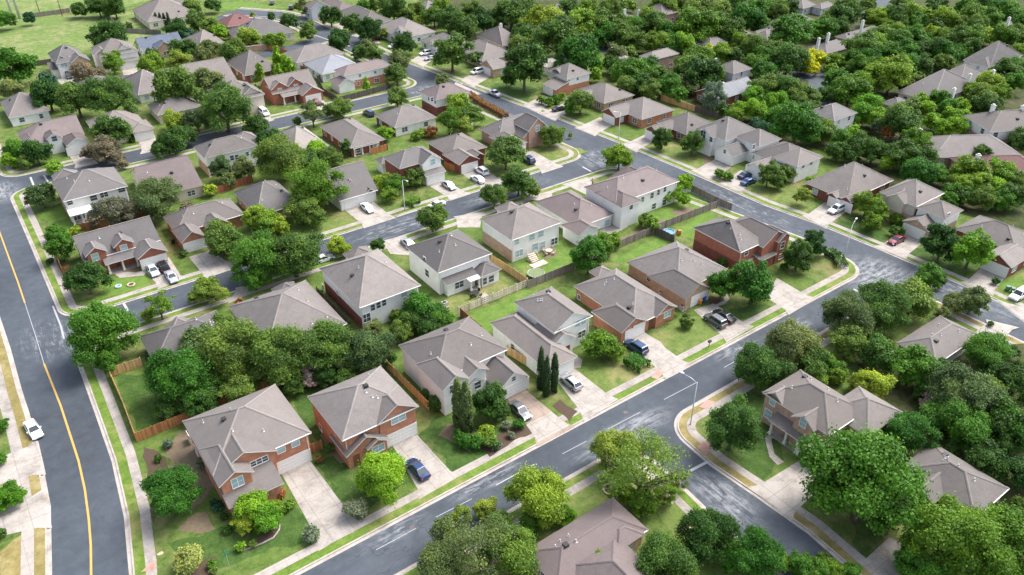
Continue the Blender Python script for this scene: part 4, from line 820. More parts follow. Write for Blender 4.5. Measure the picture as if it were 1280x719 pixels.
H('grey house with row of dormer windows', 'grey two storey house with a row of dark windows at the upper right', [LTR(5, (1212, 78), (1245, 57), (1272, 72), 'y:hh', pitch=.5), LTR(5, (1214, 80), (1232, 70), (1246, 82), 'x:hh')], wall='white', roof='grey', chim=[(1242, 89, 8.5)])
H('small grey roof in the wood', 'small house with dark grey pyramid roof between the bright crowns', [LTR(3, (1103, 130), (1118, 121), (1138, 131), 'x:hh')], wall='beige', roof='grey')
H('grey roof with twin chimneys', 'long grey roofed house with two white chimneys near the yellow tree', [LTR(3, (1050, 48), (1082, 32), (1103, 38), 'x:hh', pitch=.5), LTR(3, (1012, 62), (1040, 49), (1062, 60), 'x:hh', pitch=.5)], wall='tan', roof='grey', chim=[(1079, 27, 8), (1036, 43, 8), (1024, 49, 7.5)])
H('hipped roof in the far wood', 'house with grey hipped roof deep in the upper wood', [LTR(3, (950, 36), (992, 17), (1020, 30), 'x:hh', pitch=.5), LTR(3, (930, 46), (958, 36), (972, 44), 'x:hh')], wall='tan', roof='grey', chim=[(984, 55, 7)])
H('grey roofs beside the yellow green tree', 'long low house with grey roof left of the yellow green tree', [LTR(3, (903, 48), (930, 38), (945, 50), 'x:hh'), LTR(3, (937, 46), (964, 38), (975, 48), 'x:hh')], wall='tan', roof='grey')
H('pair of grey gables in the wood', 'low house with two grey gables among the middle crowns', [LTR(3, (856, 54), (866, 46), (878, 54), 'x:hh'), LTR(3, (878, 56), (890, 46), (908, 54), 'x:hh')], wall='white', roof='grey')
H('brown hipped roof at the top', 'house with brown hipped roof among crowns at the picture top', [LTR(4, (807, 14), (822, 7), (846, 16), 'x:hh')], wall='pinkish', roof='mauve')
H('tall grey gable at the top', 'tall grey gabled house beside a white chimney at the picture top', [LTR(5, (686, 14), (697, 4), (708, 14), 'x:hh')], wall='greysid', roof='grey', chim=[(685, 17, 8)])
H('low roof with two chimneys', 'low house with pale roof and two white chimneys among the top crowns', [LTR(3, (764, 22), (780, 17), (797, 23), 'x:hh', pitch=.4)], wall='cream', roof='warm', chim=[(781, 13, 7.5), (799, 14, 7.5)])
H('roof behind the far rust hedge', 'grey roofed house behind the rust hedge at the top', [LTR(3, (525, 10), (536, 2), (550, 10), 'x:hh')], wall='greysid', roof='taupe')
H('twin chimneyed roof beyond the oaks', 'house with two white chimneys rising behind the upper oaks', [LTR(3, (706, 24), (730, 15), (752, 25), 'x:hh', pitch=.4)], wall='tan', roof='taupe', chim=[(715, 15, 8), (748, 14, 8)])
H('roof at the upper right corner', 'house with grey roof and white chimney in the upper right corner', [LTR(3, (1242, 38), (1256, 26), (1274, 36), 'x:hh')], wall='tan', roof='grey', chim=[(1262, 23, 8)])
H('white slip of roof beside the far road', 'pale roofed house beside the hidden road at the upper right', [LTR(3, (1192, 27), (1204, 18), (1215, 26), 'x:hh')], wall='cream', roof='blue')
H('house by the top right road', 'grey roofed house beside the short stretch of road at the top', [LTR(3, (990, 8), (1000, 0), (1018, 8), 'x:hh'), LTR(3, (1020, 10), (1030, 2), (1042, 8), 'x:hh')], wall='greysid', roof='grey')
for h in HOUSES:
    b = h['b'][0]; print('H %-40s w%.1f d%.1f' % (h['ref'], b['x1']-b['x0'], b['y1']-b['y0']), [('%.1f' % (q['x1']-q['x0']), '%.1f' % (q['y1']-q['y0'])) for q in h['b'][1:]])
# ------------------------------------------------------------------ trees and shrubs
rng = np.random.default_rng(11)
def leaf_mesh(name, cent, nor, size, tint, aspect=1.5):
    n = len(cent)
    nor = nor/np.maximum(np.linalg.norm(nor, axis=1, keepdims=True), 1e-6)
    up = rng.normal(size=(n, 3)); a = np.cross(nor, up); a /= np.maximum(np.linalg.norm(a, axis=1, keepdims=True), 1e-6); b = np.cross(nor, a)
    sz = size[:, None]
    V = np.stack([cent-a*sz*aspect*.5, cent-b*sz*.5+nor*sz*.12, cent+a*sz*aspect*.5, cent+b*sz*.5+nor*sz*.12], 1).reshape(-1, 3)
    me = bpy.data.meshes.new(name)
    me.vertices.add(4*n); me.vertices.foreach_set('co', V.astype(np.float32).ravel())
    me.loops.add(4*n); me.loops.foreach_set('vertex_index', np.arange(4*n, dtype=np.int32))
    me.polygons.add(n); me.polygons.foreach_set('loop_start', np.arange(0, 4*n, 4, dtype=np.int32)); me.polygons.foreach_set('loop_total', np.full(n, 4, dtype=np.int32))
    at_ = me.attributes.new('tint', 'FLOAT', 'POINT'); at_.data.foreach_set('value', np.repeat(np.clip(tint, 0, 1), 4).astype(np.float32))
    me.update(calc_edges=True); return me
def crown(name, nclump, nleaf, leaf, aspect=.8, spread=.72, cr=(.26, .42), flat=0., seed=0, hole=0., shape='oval', up=.5, jit=.6):
    """a crown of radius 1: boughs of leaves spread through an uneven oval"""
    global rng
    rng = np.random.default_rng(seed)
    P = []
    while len(P) < nclump:
        p = rng.normal(size=3); p /= np.linalg.norm(p)
        r = rng.uniform(.35, 1)**.6
        if shape == 'cone':
            z = rng.uniform(-1, 1); rr = (1-z)/2*.85+.08; th = rng.uniform(0, 6.28); p = np.array([rr*math.cos(th)*rng.uniform(.5, 1), rr*math.sin(th)*rng.uniform(.5, 1), z]); r = 1
        elif shape == 'col':
            z = rng.uniform(-1, 1); rr = .8*(1-max(0, (z-.2)/.8)**1.6)*(1-max(0, (-z-.7)/.3)*.3); th = rng.uniform(0, 6.28); p = np.array([rr*math.cos(th), rr*math.sin(th), z]); r = 1
        else:
            if p[2] < -.8: continue
            r *= 1+.16*math.sin(3*math.atan2(p[1], p[0])+seed)+.1*math.sin(5*math.atan2(p[1], p[0])+2*seed)
        q = p*r*np.array([spread, spread, spread*aspect if shape == 'oval' else aspect*.86])
        P.append(q)
    P = np.array(P); R = rng.uniform(cr[0], cr[1], nclump); R *= np.where(np.linalg.norm(P[:, :2], axis=1) > .6, .8, 1)
    w = R**2; k = rng.choice(nclump, nleaf, p=w/w.sum())
    d = rng.normal(size=(nleaf, 3)); d /= np.linalg.norm(d, axis=1, keepdims=True); d[:, 2] = np.where(d[:, 2] < -.3, -d[:, 2]*.8, d[:, 2]); 
    rr = R[k]*(1-np.abs(rng.normal(size=nleaf))*.25+np.where(rng.uniform(size=nleaf) < .2, rng.uniform(.05, .55, nleaf), 0))*(1+.22*np.sin(d[:, 0]*9+k)*np.cos(d[:, 1]*8+2*k))
    sq = np.array([1, 1, 1-flat]) if shape == 'oval' else np.array([.9, .9, 1.2*aspect**.5 if shape == 'col' else 1])
    c = P[k]+d*rr[:, None]*sq
    nor = d*.75+rng.normal(size=(nleaf, 3))*jit+np.array([0, 0, up]) + P[k]*.25
    if hole:
        keep = rng.uniform(size=nleaf) > hole; c, nor, k = c[keep], nor[keep], k[keep]
    ct = rng.normal(.5, .17, nclump); t = ct[k]+rng.normal(0, .13, len(k))
    sz = leaf*rng.uniform(.45, 1.65, len(k))
    return leaf_mesh(name, c, nor, sz, t)
def trunk_mesh(name, seed, bare=0, forks=5, zc=1.):
    """trunk with limbs, radius unit = crown radius, foot at 0, crown centre at 1"""
    r = random.Random(seed); mb = MB()
    mb.tube([(0, 0, -.05), (.01, .01, .1), (.02, 0, .35), (.03, -.02, .75)], [.085, .062, .052, .04], 8)
    for i in range(forks):
        th = 6.283*i/forks+r.uniform(-.4, .4); L = r.uniform(.4, .72); z0 = r.uniform(.3, .55)
        a = Vector((.02, 0, z0)); b = a+Vector((math.cos(th)*L*.5, math.sin(th)*L*.5, .28)); c_ = a+Vector((math.cos(th)*L, math.sin(th)*L, r.uniform(.45, .8)))
        mb.tube([a, b, c_], [.036, .024, .009], 6)
        for j in range(2+2*bare):
            t2 = th+r.uniform(-1.1, 1.1); s0 = b.lerp(c_, r.uniform(.1, .8)); e = s0+Vector((math.cos(t2)*.3, math.sin(t2)*.3, r.uniform(.1, .4)))
            mb.tube([s0, s0.lerp(e, .5)+Vector((0, 0, .03)), e], [.013, .009, .004], 5)
    o = mb.build(name, M['bark'], smooth=True); me = o.data; bpy.data.objects.remove(o); return me
PROTO = {}
def proto(kind, near, i):
    key = (kind, near, i)
    if key in PROTO: return PROTO[key]
    q, lf = ((.15, 2.4), (.42, 1.5), (1.15, .9), (3.2, .5))[near]; s = hash((kind, i)) % 1 + {'oak': 100, 'round': 200, 'sparse': 300, 'bush': 400, 'cone': 500, 'cyp': 600, 'grass': 700}[kind] + i*13
    if kind == 'oak': me = crown('crown', 52, int(14000*q), .058*lf, aspect=.78, spread=.8, cr=(.13, .34), flat=.15, seed=s, jit=.7)
    elif kind == 'round': me = crown('crown', 52, int(14000*q), .055*lf, aspect=1.0, spread=.78, cr=(.13, .32), seed=s, jit=.7)
    elif kind == 'sparse': me = crown('crown', 34, int(8500*min(q, .75)), .055*lf, aspect=.8, spread=.84, cr=(.14, .3), flat=.2, seed=s, jit=.9)
    elif kind == 'bush': me = crown('crown', 18, int(5200*q), .085*lf, aspect=.85, spread=.66, cr=(.28, .42), seed=s)
    elif kind == 'cone': me = crown('crown', 30, int(6000*q), .08*lf, aspect=1.0, spread=1, cr=(.16, .3), seed=s, shape='cone')
    elif kind == 'cyp': me = crown('crown', 110, int(9000*q), .2*lf, aspect=4.2, spread=1, cr=(.4, .55), seed=s, shape='col')
    PROTO[key] = me; return me
TRUNKS = [trunk_mesh('trunk', 50+i, bare=(i == 3), forks=5+(i == 3)*2) for i in range(4)]
TONE = dict(d='dark green', m='mid green', b='bright green', y='yellow green', o='olive grey', br='brown budding', Y='bright yellow', r='rust coloured', s='silvery green', v='yellow variegated', t='blue green', w='pale bare twigged', k='glossy green', c='deep green', u='fresh green', z='light green')
KIND = dict(oak='spreading tree', round='round tree', sparse='thin leaved tree', bush='bush', cone='conical tree', cyp='slim cypress')
PLANTS = []; GROW = 1.2
def plant(u, v, r, tone='m', kind='oak', label=None, name=None, asp=None, cat=None, group=None, squash=1.0):
    """a tree seen with crown centre at (u,v) and crown radius r (in survey pixels)"""
    asp = asp or {'oak': .78, 'round': 1.0, 'sparse': .8, 'bush': .8, 'cone': 1.5, 'cyp': 4.2}[kind]
    R = 3.; lift = {'oak': .2, 'round': .2, 'sparse': .42, 'bush': .0, 'cone': .05, 'cyp': -.3}[kind]
    for _ in range(6):
        zc = PAD+R*(asp*.82+lift) if kind not in ('bush', 'cyp', 'cone') else PAD+R*asp*.9
        p = at(u, v, zc); R = r*(1.36 if v < 300 and u > 640 and kind == 'oak' else GROW)*depth(p)/FOC
    near = 3 if r > 27 else 2 if r > 11 or kind == 'cyp' else 1 if r > 8.5 else 0
    i = random.randrange(4 if kind == 'oak' else 3)
    nm = name or {'oak': 'oak_tree', 'round': 'leafy_tree', 'sparse': 'young_tree', 'bush': 'shrub', 'cone': 'conical_tree', 'cyp': 'cypress_tree'}[kind]
    root = empty(nm, (p.x, p.y, PAD), random.uniform(0, 6.28))
    me = proto(kind, near, i)
    o = bpy.data.objects.new('crown', me); C.objects.link(o); o.parent = root
    o.location = (0, 0, zc-PAD); o.scale = (R*random.uniform(.95, 1.05), R*random.uniform(.95, 1.05), R*(1.5 if kind == 'cone' else asp/3.6 if kind == 'cyp' else 1)*random.uniform(.93, 1.08))
    if not me.materials: me.materials.append(M['f_m'])
    o.material_slots[0].link = 'OBJECT'; o.material_slots[0].material = M['f_'+tone]
    tm = TRUNKS[3 if kind == 'sparse' else i % 3]
    t = bpy.data.objects.new('trunk', tm); C.objects.link(t); t.parent = root; t.scale = (R, R, zc-PAD)
    if kind in ('bush', 'cyp'): t.scale = (R*.6, R*.6, (zc-PAD)*.8)
    root['category'] = cat or ('shrub' if kind == 'bush' else 'tree')
    if label: root['label'] = label
    if group: root['group'] = group
    PLANTS.append(dict(root=root, u=u, v=v, r=r, tone=tone, kind=kind, R=R, label=label))
    return root
random.seed(21)
T = """135 47 22 d;18 88 22 k;14 112 14 o;59 102 11 t bush;60 121 20 d;95 125 23 m;140 123 25 m;122 132 14 d;140 78 13 y round;104 92 15 br sparse;126 94 10 br sparse;187 83 14 y;224 77 13 z;228 63 15 m;216 111 24 m;236 116 12 m;
221 40 14 d;234 44 10 t;98 13 10 d;122 8 14 d;143 10 14 d;6 26 12 k;36 24 7 t round;161 34 5 d round;246 28 13 m;240 9 12 m;191 70 8 d;197 76 6 d;20 74 12 o;6 70 9 o;250 107 13 o;
262 34 12 m;266 8 9 d;275 41 10 b;263 62 12 o;255 70 10 o;292 67 14 m;281 72 9 m;312 48 13 y;338 51 10 u;348 51 9 u;316 19 4 z sparse;339 22 5 d round;361 28 11 d;384 39 11 m round;377 9 10 o sparse;413 21 13 d;425 51 15 d;438 30 11 d;458 36 14 d;468 42 8 d;449 67 10 d;468 69 10 m;460 60 10 o;480 42 6 y round;505 55 14 d;496 94 14 m;500 78 12 o;458 108 6 b cone;
325 95 9 u cone;343 93 6 u cone;347 75 8 b cone;357 84 8 b cone;364 88 8 b cone;349 92 6 b cone;262 104 14 o;280 134 22 m;262 138 16 m;300 142 14 m;427 136 14 m;413 138 9 m;390 141 15 o sparse;496 123 13 m;455 9 9 k;470 6 10 m;494 12 14 d;508 20 11 m;482 10 9 d;
520 16 12 m;552 9 11 u;560 26 16 d;543 20 12 m;580 34 15 d;590 15 14 m;605 28 16 d;588 42 12 d;626 14 15 d;640 20 16 m;660 14 15 d;674 22 13 d;622 30 12 d;645 8 10 m;526 27 8 z;540 29 6 y;616 49 8 d;652 33 10 y round;655 46 15 m;650 60 13 m;665 58 11 m;
645 88 22 d round;664 82 22 d round;655 68 18 k round;637 98 10 d round;565 66 19 m;552 70 12 m;577 72 13 m;597 74 9 d;553 102 10 o;696 48 18 o;706 60 18 m;726 68 18 m;712 74 14 d;690 36 14 o;684 26 14 y;724 34 16 m;728 46 14 m;745 36 16 m;758 44 14 m;710 12 13 m;722 22 11 o;736 11 12 m;760 12 12 d;748 24 10 m;
746 82 9 b round;745 94 8 b round;765 82 10 d;770 90 9 m;726 128 14 d;714 134 9 d;677 126 6 u bush;686 128 6 u bush;696 125 6 u bush;702 121 5 u bush;574 133 17 u;562 148 14 u sparse;588 146 14 z;578 158 11 z;
772 10 10 m;786 7 8 y;778 33 12 m;797 38 14 m;820 36 16 m;835 44 13 m;812 24 12 m;782 48 14 m;803 55 12 o;822 54 13 m;838 56 12 m;773 68 10 o;786 66 8 o;832 8 14 m;852 8 12 m;866 14 12 m;880 8 12 d;872 34 18 m;893 34 18 m;912 38 14 m;858 38 12 m;900 16 14 m;918 10 13 d;936 25 14 m;924 20 10 m;948 14 12 m;962 10 11 m;972 16 12 o;986 10 10 d;950 32 10 d;938 36 9 m;
856 56 12 b;872 76 16 m;858 86 16 m;880 92 16 d;866 98 12 m;886 66 8 Y;903 66 12 u;918 72 9 d;898 96 10 y;790 92 15 d;776 94 12 k;808 86 14 k;820 98 15 d;836 108 13 d;800 106 14 d;784 110 12 d;846 118 10 d;850 104 10 o;860 112 8 o;812 114 12 d;925 53 10 y;918 46 8 o;942 60 14 d;956 70 12 d;930 66 9 d;972 66 13 m;985 76 14 m;976 84 12 m;944 84 13 u;956 92 13 m;962 80 10 m;990 40 16 m;1004 46 14 d;1014 38 12 d;982 50 12 m;1006 80 12 Y;1018 74 11 Y;1014 87 8 Y;998 74 8 Y;
893 123 17 s round;942 122 13 b;956 112 16 m;980 112 17 m;996 122 15 m;968 130 13 b;930 138 11 b;946 140 12 b;985 138 8 y;918 146 9 u;906 140 8 d;1006 138 13 m;1012 126 12 m;960 166 12 t;948 160 10 t;976 150 16 k;996 158 17 d;1010 168 13 d;988 170 12 d;1004 146 12 d;
1056 18 16 d;1040 24 12 d;1030 36 13 d;1048 36 12 d;1068 12 10 m;1084 9 9 m;1098 24 13 m;1086 24 9 d;1118 22 14 m;1136 18 14 m;1128 8 12 m;1146 28 10 d;1170 10 11 d;1160 20 8 m;1182 26 13 y;1196 30 10 m;1172 34 9 d;1218 22 14 u;1234 28 14 u;1222 36 12 m;1208 10 12 d;1228 8 12 d;1248 14 13 d;1264 18 14 d;1274 28 12 m;1116 40 12 y;1104 46 13 m;1122 52 13 m;1140 46 12 d;1163 42 9 y round;1152 52 10 m;1180 48 12 z;1196 50 13 m;1214 48 14 y;1230 46 10 y;1256 46 13 m;1272 46 12 m;
1076 62 17 m;1094 58 15 m;1086 74 14 d;1068 76 12 d;1106 68 12 m;1128 68 14 m;1116 82 13 m;1134 82 14 m;1152 66 12 d;1150 84 12 d;1172 64 14 d;1186 70 13 d;1180 80 10 d;1212 60 11 d;1204 66 8 d;1078 86 13 u;1094 84 10 u;1044 78 10 z;1040 88 8 m;1048 106 16 m;1062 116 18 m;1076 106 15 u;1042 120 13 m;1096 100 14 u;1112 94 15 u;1126 96 14 m;1112 108 12 m;1132 108 10 o;1144 100 8 d;1084 132 14 b;1078 144 13 b;1094 148 12 b;1176 126 12 d;1184 136 10 d;1150 128 9 b;1158 138 10 b;1202 134 10 b round;1204 148 10 b round;1138 136 11 o;1126 142 12 o;1236 106 14 y;1228 120 14 m;1246 118 12 y;1214 114 10 u;1238 134 13 d;1222 134 10 d;1258 90 14 m;1272 88 12 m;1266 104 12 m;1276 66 9 u;
1030 163 14 d;1016 152 9 y;1109 166 8 r round;1100 160 8 s;1054 176 13 m;1046 190 11 d;1076 186 15 d;1092 190 14 d;1064 196 10 d;1066 168 9 b;1142 180 18 u round;1130 196 15 d;1152 200 16 d;1118 192 10 d;1108 204 10 b sparse;1130 158 15 d;1140 150 12 d;1120 152 10 o;1166 154 10 b;1178 162 10 b;1194 158 12 b;1190 146 9 b;1150 216 17 m;1170 218 13 m;1142 226 10 m;1212 214 17 u;1224 230 15 u;1204 232 13 u;1240 212 14 b;1256 218 15 u;1246 236 13 b;1268 228 12 m;1266 246 14 d;1252 252 12 d;1228 250 13 d;1208 248 11 d;1190 240 10 m;1186 250 9 d;1226 194 12 d round;1272 178 13 d;1084 254 15 u round;1096 266 14 u round;1090 278 11 u round;1121 274 7 u;1122 290 7 d;
827 174 12 d round;866 178 14 m round;961 218 15 m round;974 228 9 m;984 216 10 d;1003 244 11 z sparse;774 198 15 m;857 229 11 b round;832 246 8 b sparse;846 242 10 b sparse;856 250 8 b sparse;808 276 8 m;816 282 7 m;898 217 6 u bush;906 220 6 u bush;912 222 5 u bush;1014 228 6 b;900 196 3 u bush;
520 208 13 m;518 222 12 m;478 228 12 y;492 232 14 u;486 244 10 u;632 192 18 m;618 190 9 m;646 196 8 m;690 170 13 m;713 170 3 z round;618 246 15 m;648 228 16 o;662 236 11 o;540 274 18 m;538 166 8 r bush;520 170 7 y bush;528 166 6 y bush;558 158 9 d;
323 158 13 d;312 164 8 d;371 152 6 d;338 180 18 d;352 196 18 m;372 190 18 m;358 208 16 m;384 200 15 m;396 188 14 b;408 196 12 m;420 200 9 m;432 185 9 d round;382 224 22 u;402 230 20 u;390 214 16 u;410 246 12 u;380 262 18 m;394 272 13 m;368 268 10 m;276 212 14 o round;284 226 10 o;304 212 13 o;262 238 8 y;318 272 16 y;336 276 15 y;282 284 9 z;350 284 11 y;482 168 10 b;
138 166 19 m;150 158 10 m;166 174 5 d bush;20 188 16 k;12 200 10 b;44 190 17 d;34 202 10 m;128 188 17 br;112 192 9 br;146 198 9 br;154 206 6 br;66 211 9 b;52 246 15 o;44 240 8 o;216 178 17 d;232 170 13 d;200 188 12 d;246 152 14 o;232 152 9 o;216 152 12 y;
128 266 15 br;148 262 16 br;160 274 12 br;118 278 8 br;184 248 16 o;206 240 18 br;222 252 15 o;200 264 14 o;172 258 10 br;236 262 9 br;210 222 5 br;
74 308 17 k round;70 292 11 k;108 349 22 d;92 290 6 y bush;84 293 5 y bush;96 286 5 b bush;230 317 5 d bush;134 350 4 r bush;62 328 5 d bush;
126 402 30 k;110 436 24 k;146 430 24 u;100 408 18 u;134 450 16 k;198 382 17 u sparse;184 394 8 z;258 360 16 z;274 368 12 z sparse;246 372 10 z;
278 300 20 m;296 310 16 m;264 304 12 d;310 330 20 k;326 318 20 d;318 350 15 k;340 336 16 d;362 312 24 d;380 322 18 d;352 330 16 d;388 306 14 d;420 308 13 y;432 314 9 y;446 324 5 d;472 308 9 d round;300 382 8 r bush;
205 466 18 k;222 486 20 d;210 510 15 m;238 468 18 m;250 492 20 d;262 458 20 m;272 484 18 d;284 430 18 m;300 448 20 m;296 478 18 m;318 428 16 m;322 460 20 m;318 492 14 d;344 440 18 u;348 468 18 m;366 432 16 m;372 456 18 m;366 482 14 d;392 432 16 m;412 446 17 m;406 470 15 d;426 430 16 m;440 452 16 m;432 472 13 d;456 428 15 m;462 448 14 d;474 430 12 m;484 448 10 d;466 412 12 o;280 410 16 m;296 412 14 o;256 440 14 d;
396 462 14 w sparse;408 450 12 w sparse;388 476 10 w sparse;268 508 12 o;256 520 9 o;286 500 9 o;
528 388 18 k;548 398 18 k;536 410 16 d;514 404 15 d;502 416 14 m;512 382 9 t;560 412 10 d;496 396 9 m;520 372 8 m;
738 320 20 k round;726 326 10 k;752 308 14 u;766 302 10 u;812 284 6 u;754 430 17 u;768 440 12 u;742 440 10 u;858 404 8 m;858 396 5 o;901 356 16 k round;912 362 10 k round;942 350 22 k round;956 362 13 d;932 362 13 d;906 327 7 m round;896 330 4 m bush;998 320 17 d round;1019 305 15 d round;980 334 5 d bush;
956 440 14 m sparse;972 438 18 o;990 428 16 o;936 462 18 m;952 462 16 m;978 456 18 o;1004 434 14 o;1010 450 16 m;992 462 12 m;1030 452 13 u;
1052 396 18 o;1070 386 18 o;1088 378 18 o;1108 372 18 m;1126 366 17 m;1144 374 16 m;1050 418 15 m;1072 410 18 m;1094 402 18 m;1116 394 15 m;1090 424 13 d;1064 430 13 m;1160 346 16 k;1148 352 11 k;1174 352 9 d;1190 382 13 o;1178 392 9 o sparse;1214 376 16 o;1226 384 8 o sparse;1244 352 5 d bush;
1178 302 19 d round;1168 310 11 d;1190 312 10 d;1216 308 19 b round;1226 318 12 b;1206 322 10 b;1238 405 4 d bush;
1044 436 14 m;1036 456 14 u;1046 470 11 u;1134 446 20 k;1140 470 20 d;1122 462 14 d;1086 474 18 y;1100 484 13 y;1072 482 12 z;1234 436 20 k;1248 446 15 d;1216 438 14 k;1262 440 10 d;1180 470 17 o;1196 486 18 o;1216 482 19 o;1238 490 18 z;1222 506 18 o;1250 508 16 o;1176 492 13 m;1204 510 16 m;1196 530 20 k;1214 536 17 d;1182 542 12 d;1236 530 16 d;1258 532 17 d;1272 516 14 d;1250 556 15 d;1272 556 14 d;1264 482 14 d;1276 464 12 d;1190 562 10 d;1228 566 11 d;1160 504 10 w sparse;1150 494 9 d;1164 518 12 m;
1132 540 18 k;1144 552 12 k;1118 530 9 k;1062 578 28 k;1088 588 28 k;1048 606 26 k;1078 620 28 k;1102 610 22 u;1054 636 20 d;1086 646 18 d;1036 590 14 k;1110 580 14 u;1066 552 14 k;1046 572 13 k;
1174 676 26 u;1200 660 22 m;1218 690 30 u;1182 706 22 k;1248 664 22 u;1264 692 24 u;1150 674 14 m;1232 640 14 u;1208 634 11 m;1272 650 14 m;1140 690 12 d;1246 712 20 m;1276 632 10 m;
917 532 34 m round;938 550 20 k round;900 546 18 k round;904 516 16 m round;
545 504 11 d bush;534 492 8 m bush;612 504 22 d round;602 518 13 d;626 516 11 d;582 552 11 k bush;574 546 8 k bush;594 554 9 k bush;606 540 10 y bush;614 552 10 z bush;598 548 8 y bush;620 558 6 s bush;640 544 5 s bush;632 532 6 s bush;648 530 8 k bush;
214 606 22 k;228 622 22 k;206 626 16 k;238 610 13 k;222 642 13 d;272 632 8 t bush;280 646 5 d bush;284 662 6 d bush;252 580 8 s bush;210 556 6 s bush;198 574 5 d bush;
234 699 19 v bush;264 706 6 u bush;266 714 5 m bush;12 620 16 b;-2 628 14 k;-2 532 10 k;-4 574 10 k;-2 668 8 d;
318 636 20 b;332 650 18 b;306 654 14 y;342 636 12 u;304 634 11 b;352 618 6 r bush;346 615 5 r bush;358 634 6 u bush;364 630 6 u bush;352 638 6 u bush;
474 592 22 b;460 602 17 b;488 606 17 b;480 580 14 b;494 590 10 b;470 616 11 b;446 635 15 s bush;389 668 11 s bush;412 560 6 m bush;400 575 5 r bush;300 684 6 b bush;316 680 5 m bush;
676 612 22 y;662 624 17 u;692 630 20 y;704 644 14 b;680 642 14 z;650 632 11 o sparse;560 670 24 o sparse;548 700 28 o;578 690 26 o sparse;600 662 20 o sparse;612 690 26 o;636 680 22 z;650 704 22 o;596 714 20 o;576 646 14 z sparse;606 636 14 z;654 672 18 z;664 656 14 u;626 654 15 z;
796 574 24 y sparse;770 566 22 y;752 560 14 u;826 586 20 z sparse;812 604 18 y sparse;784 592 18 u;848 600 12 o sparse;780 616 15 u;804 628 17 u;832 618 14 u sparse;
880 660 22 d;896 672 20 d;870 676 16 d;906 654 10 t;882 690 16 d;830 690 20 m;816 706 18 m;846 704 18 u;818 686 12 w sparse;858 690 12 z;930 684 20 k;946 696 20 k;916 700 18 k;960 708 16 k;976 704 14 u;1000 708 16 k;1020 714 14 k;1040 712 14 u;1064 716 13 k;1030 700 9 m;748 700 16 y sparse;762 712 18 o;738 712 14 o sparse;782 706 9 z sparse"""
rows = []
for line in T.replace('\n', '').split(';'):
    q = line.split()
    if len(q) >= 4: rows.append([float(q[0]), float(q[1]), float(q[2]), q[3], q[4] if len(q) > 4 else 'oak'])
# boughs read off one by one that belong to the same crown become one tree
rows.sort(key=lambda q: -q[2])
X = '''1084 606 67 k;1134 542 31 k;1196 680 54 u;1262 680 50 u;1150 712 30 k;224 474 38 k;288 442 40 m;348 446 41 m;406 436 36 m;250 430 26 o;455 438 30 o;128 418 40 k;322 322 32 k;366 318 34 d;392 236 33 u;352 200 30 m;602 688 44 o sparse;555 705 34 o;642 692 34 z;676 622 36 y;804 580 52 z sparse;768 566 30 z;886 668 34 d;832 702 34 m;945 696 32 k;1204 495 38 o;1140 460 27 k;1236 440 29 k;1062 396 30 o;1102 386 32 m;1142 372 27 m;990 435 34 o;950 458 31 m;655 84 27 d round;142 264 24 br sparse;198 248 29 o;1206 536 30 k;1256 532 28 d;917 532 35 m round;1100 442 25 m;1174 474 25 m;1012 456 23 m;1090 480 21 y;1180 522 22 k;1264 480 25 d;1232 576 24 d;1060 430 22 m;1272 540 26 k;1280 592 24 d;1240 520 22 z;1024 478 12 u;300 492 22 m;250 505 22 d;215 618 34 k;612 504 22 d round'''
kept = []
for l in X.split(';'):
    q = l.split(); kept.append([float(q[0]), float(q[1]), float(q[2]), q[3], q[4] if len(q) > 4 else 'oak', -99, 0])
for q in rows:
    if q[4] != 'bush' and any(math.hypot(k[0]-q[0], (k[1]-q[1])*1.1) < k[2]*.85 for k in kept if k[5] < 0): continue
    if 0:
        pass
    host = None
    if q[4] != 'bush' and q[4] != 'cone':
        for k in kept:
            if k[5] < 0: continue
            if k[4] in ('bush', 'cone') or k[4] == 'sparse' != q[4] == 'sparse': continue
            d = math.hypot(k[0]-q[0], (k[1]-q[1])*1.15)
            if d < (.98 if q[2] > 9 or q[1] > 380 else .9)*k[2] and k[5] < 8: host = k; break
    if host:
        d = math.hypot(host[0]-q[0], host[1]-q[1]); e = max(0, d+q[2]-host[2])*.32; host[5] += 1
        host[0] += (q[0]-host[0])*.16; host[1] += (q[1]-host[1])*.16; host[2] = min(host[2]+e, host[6]*1.42)
    else: kept.append(q+[0, q[2]])
TREES = [q for q in kept if q[4] != 'bush']; FEWEST = 270
small = sorted(TREES, key=lambda q: -q[2])[FEWEST:]
for q in kept:      # the far wood is lighter and more mixed than the street oaks
    if q[1] < 300 and q[0] > 640 and q[4] == 'oak': q[3] = {'d': random.choice('dmk'), 'm': random.choice('mukm'), 'o': random.choice('omm'), 'z': 'u', 'y': random.choice('yu'), 'br': 'o'}.get(q[3], q[3])
for q in kept:
    if q not in small: plant(q[0], q[1], q[2]/(1.0 if q[5] >= 0 else 1.04), q[3], q[4])
woods = [plant(q[0], q[1], q[2], q[3], q[4]) for q in small]
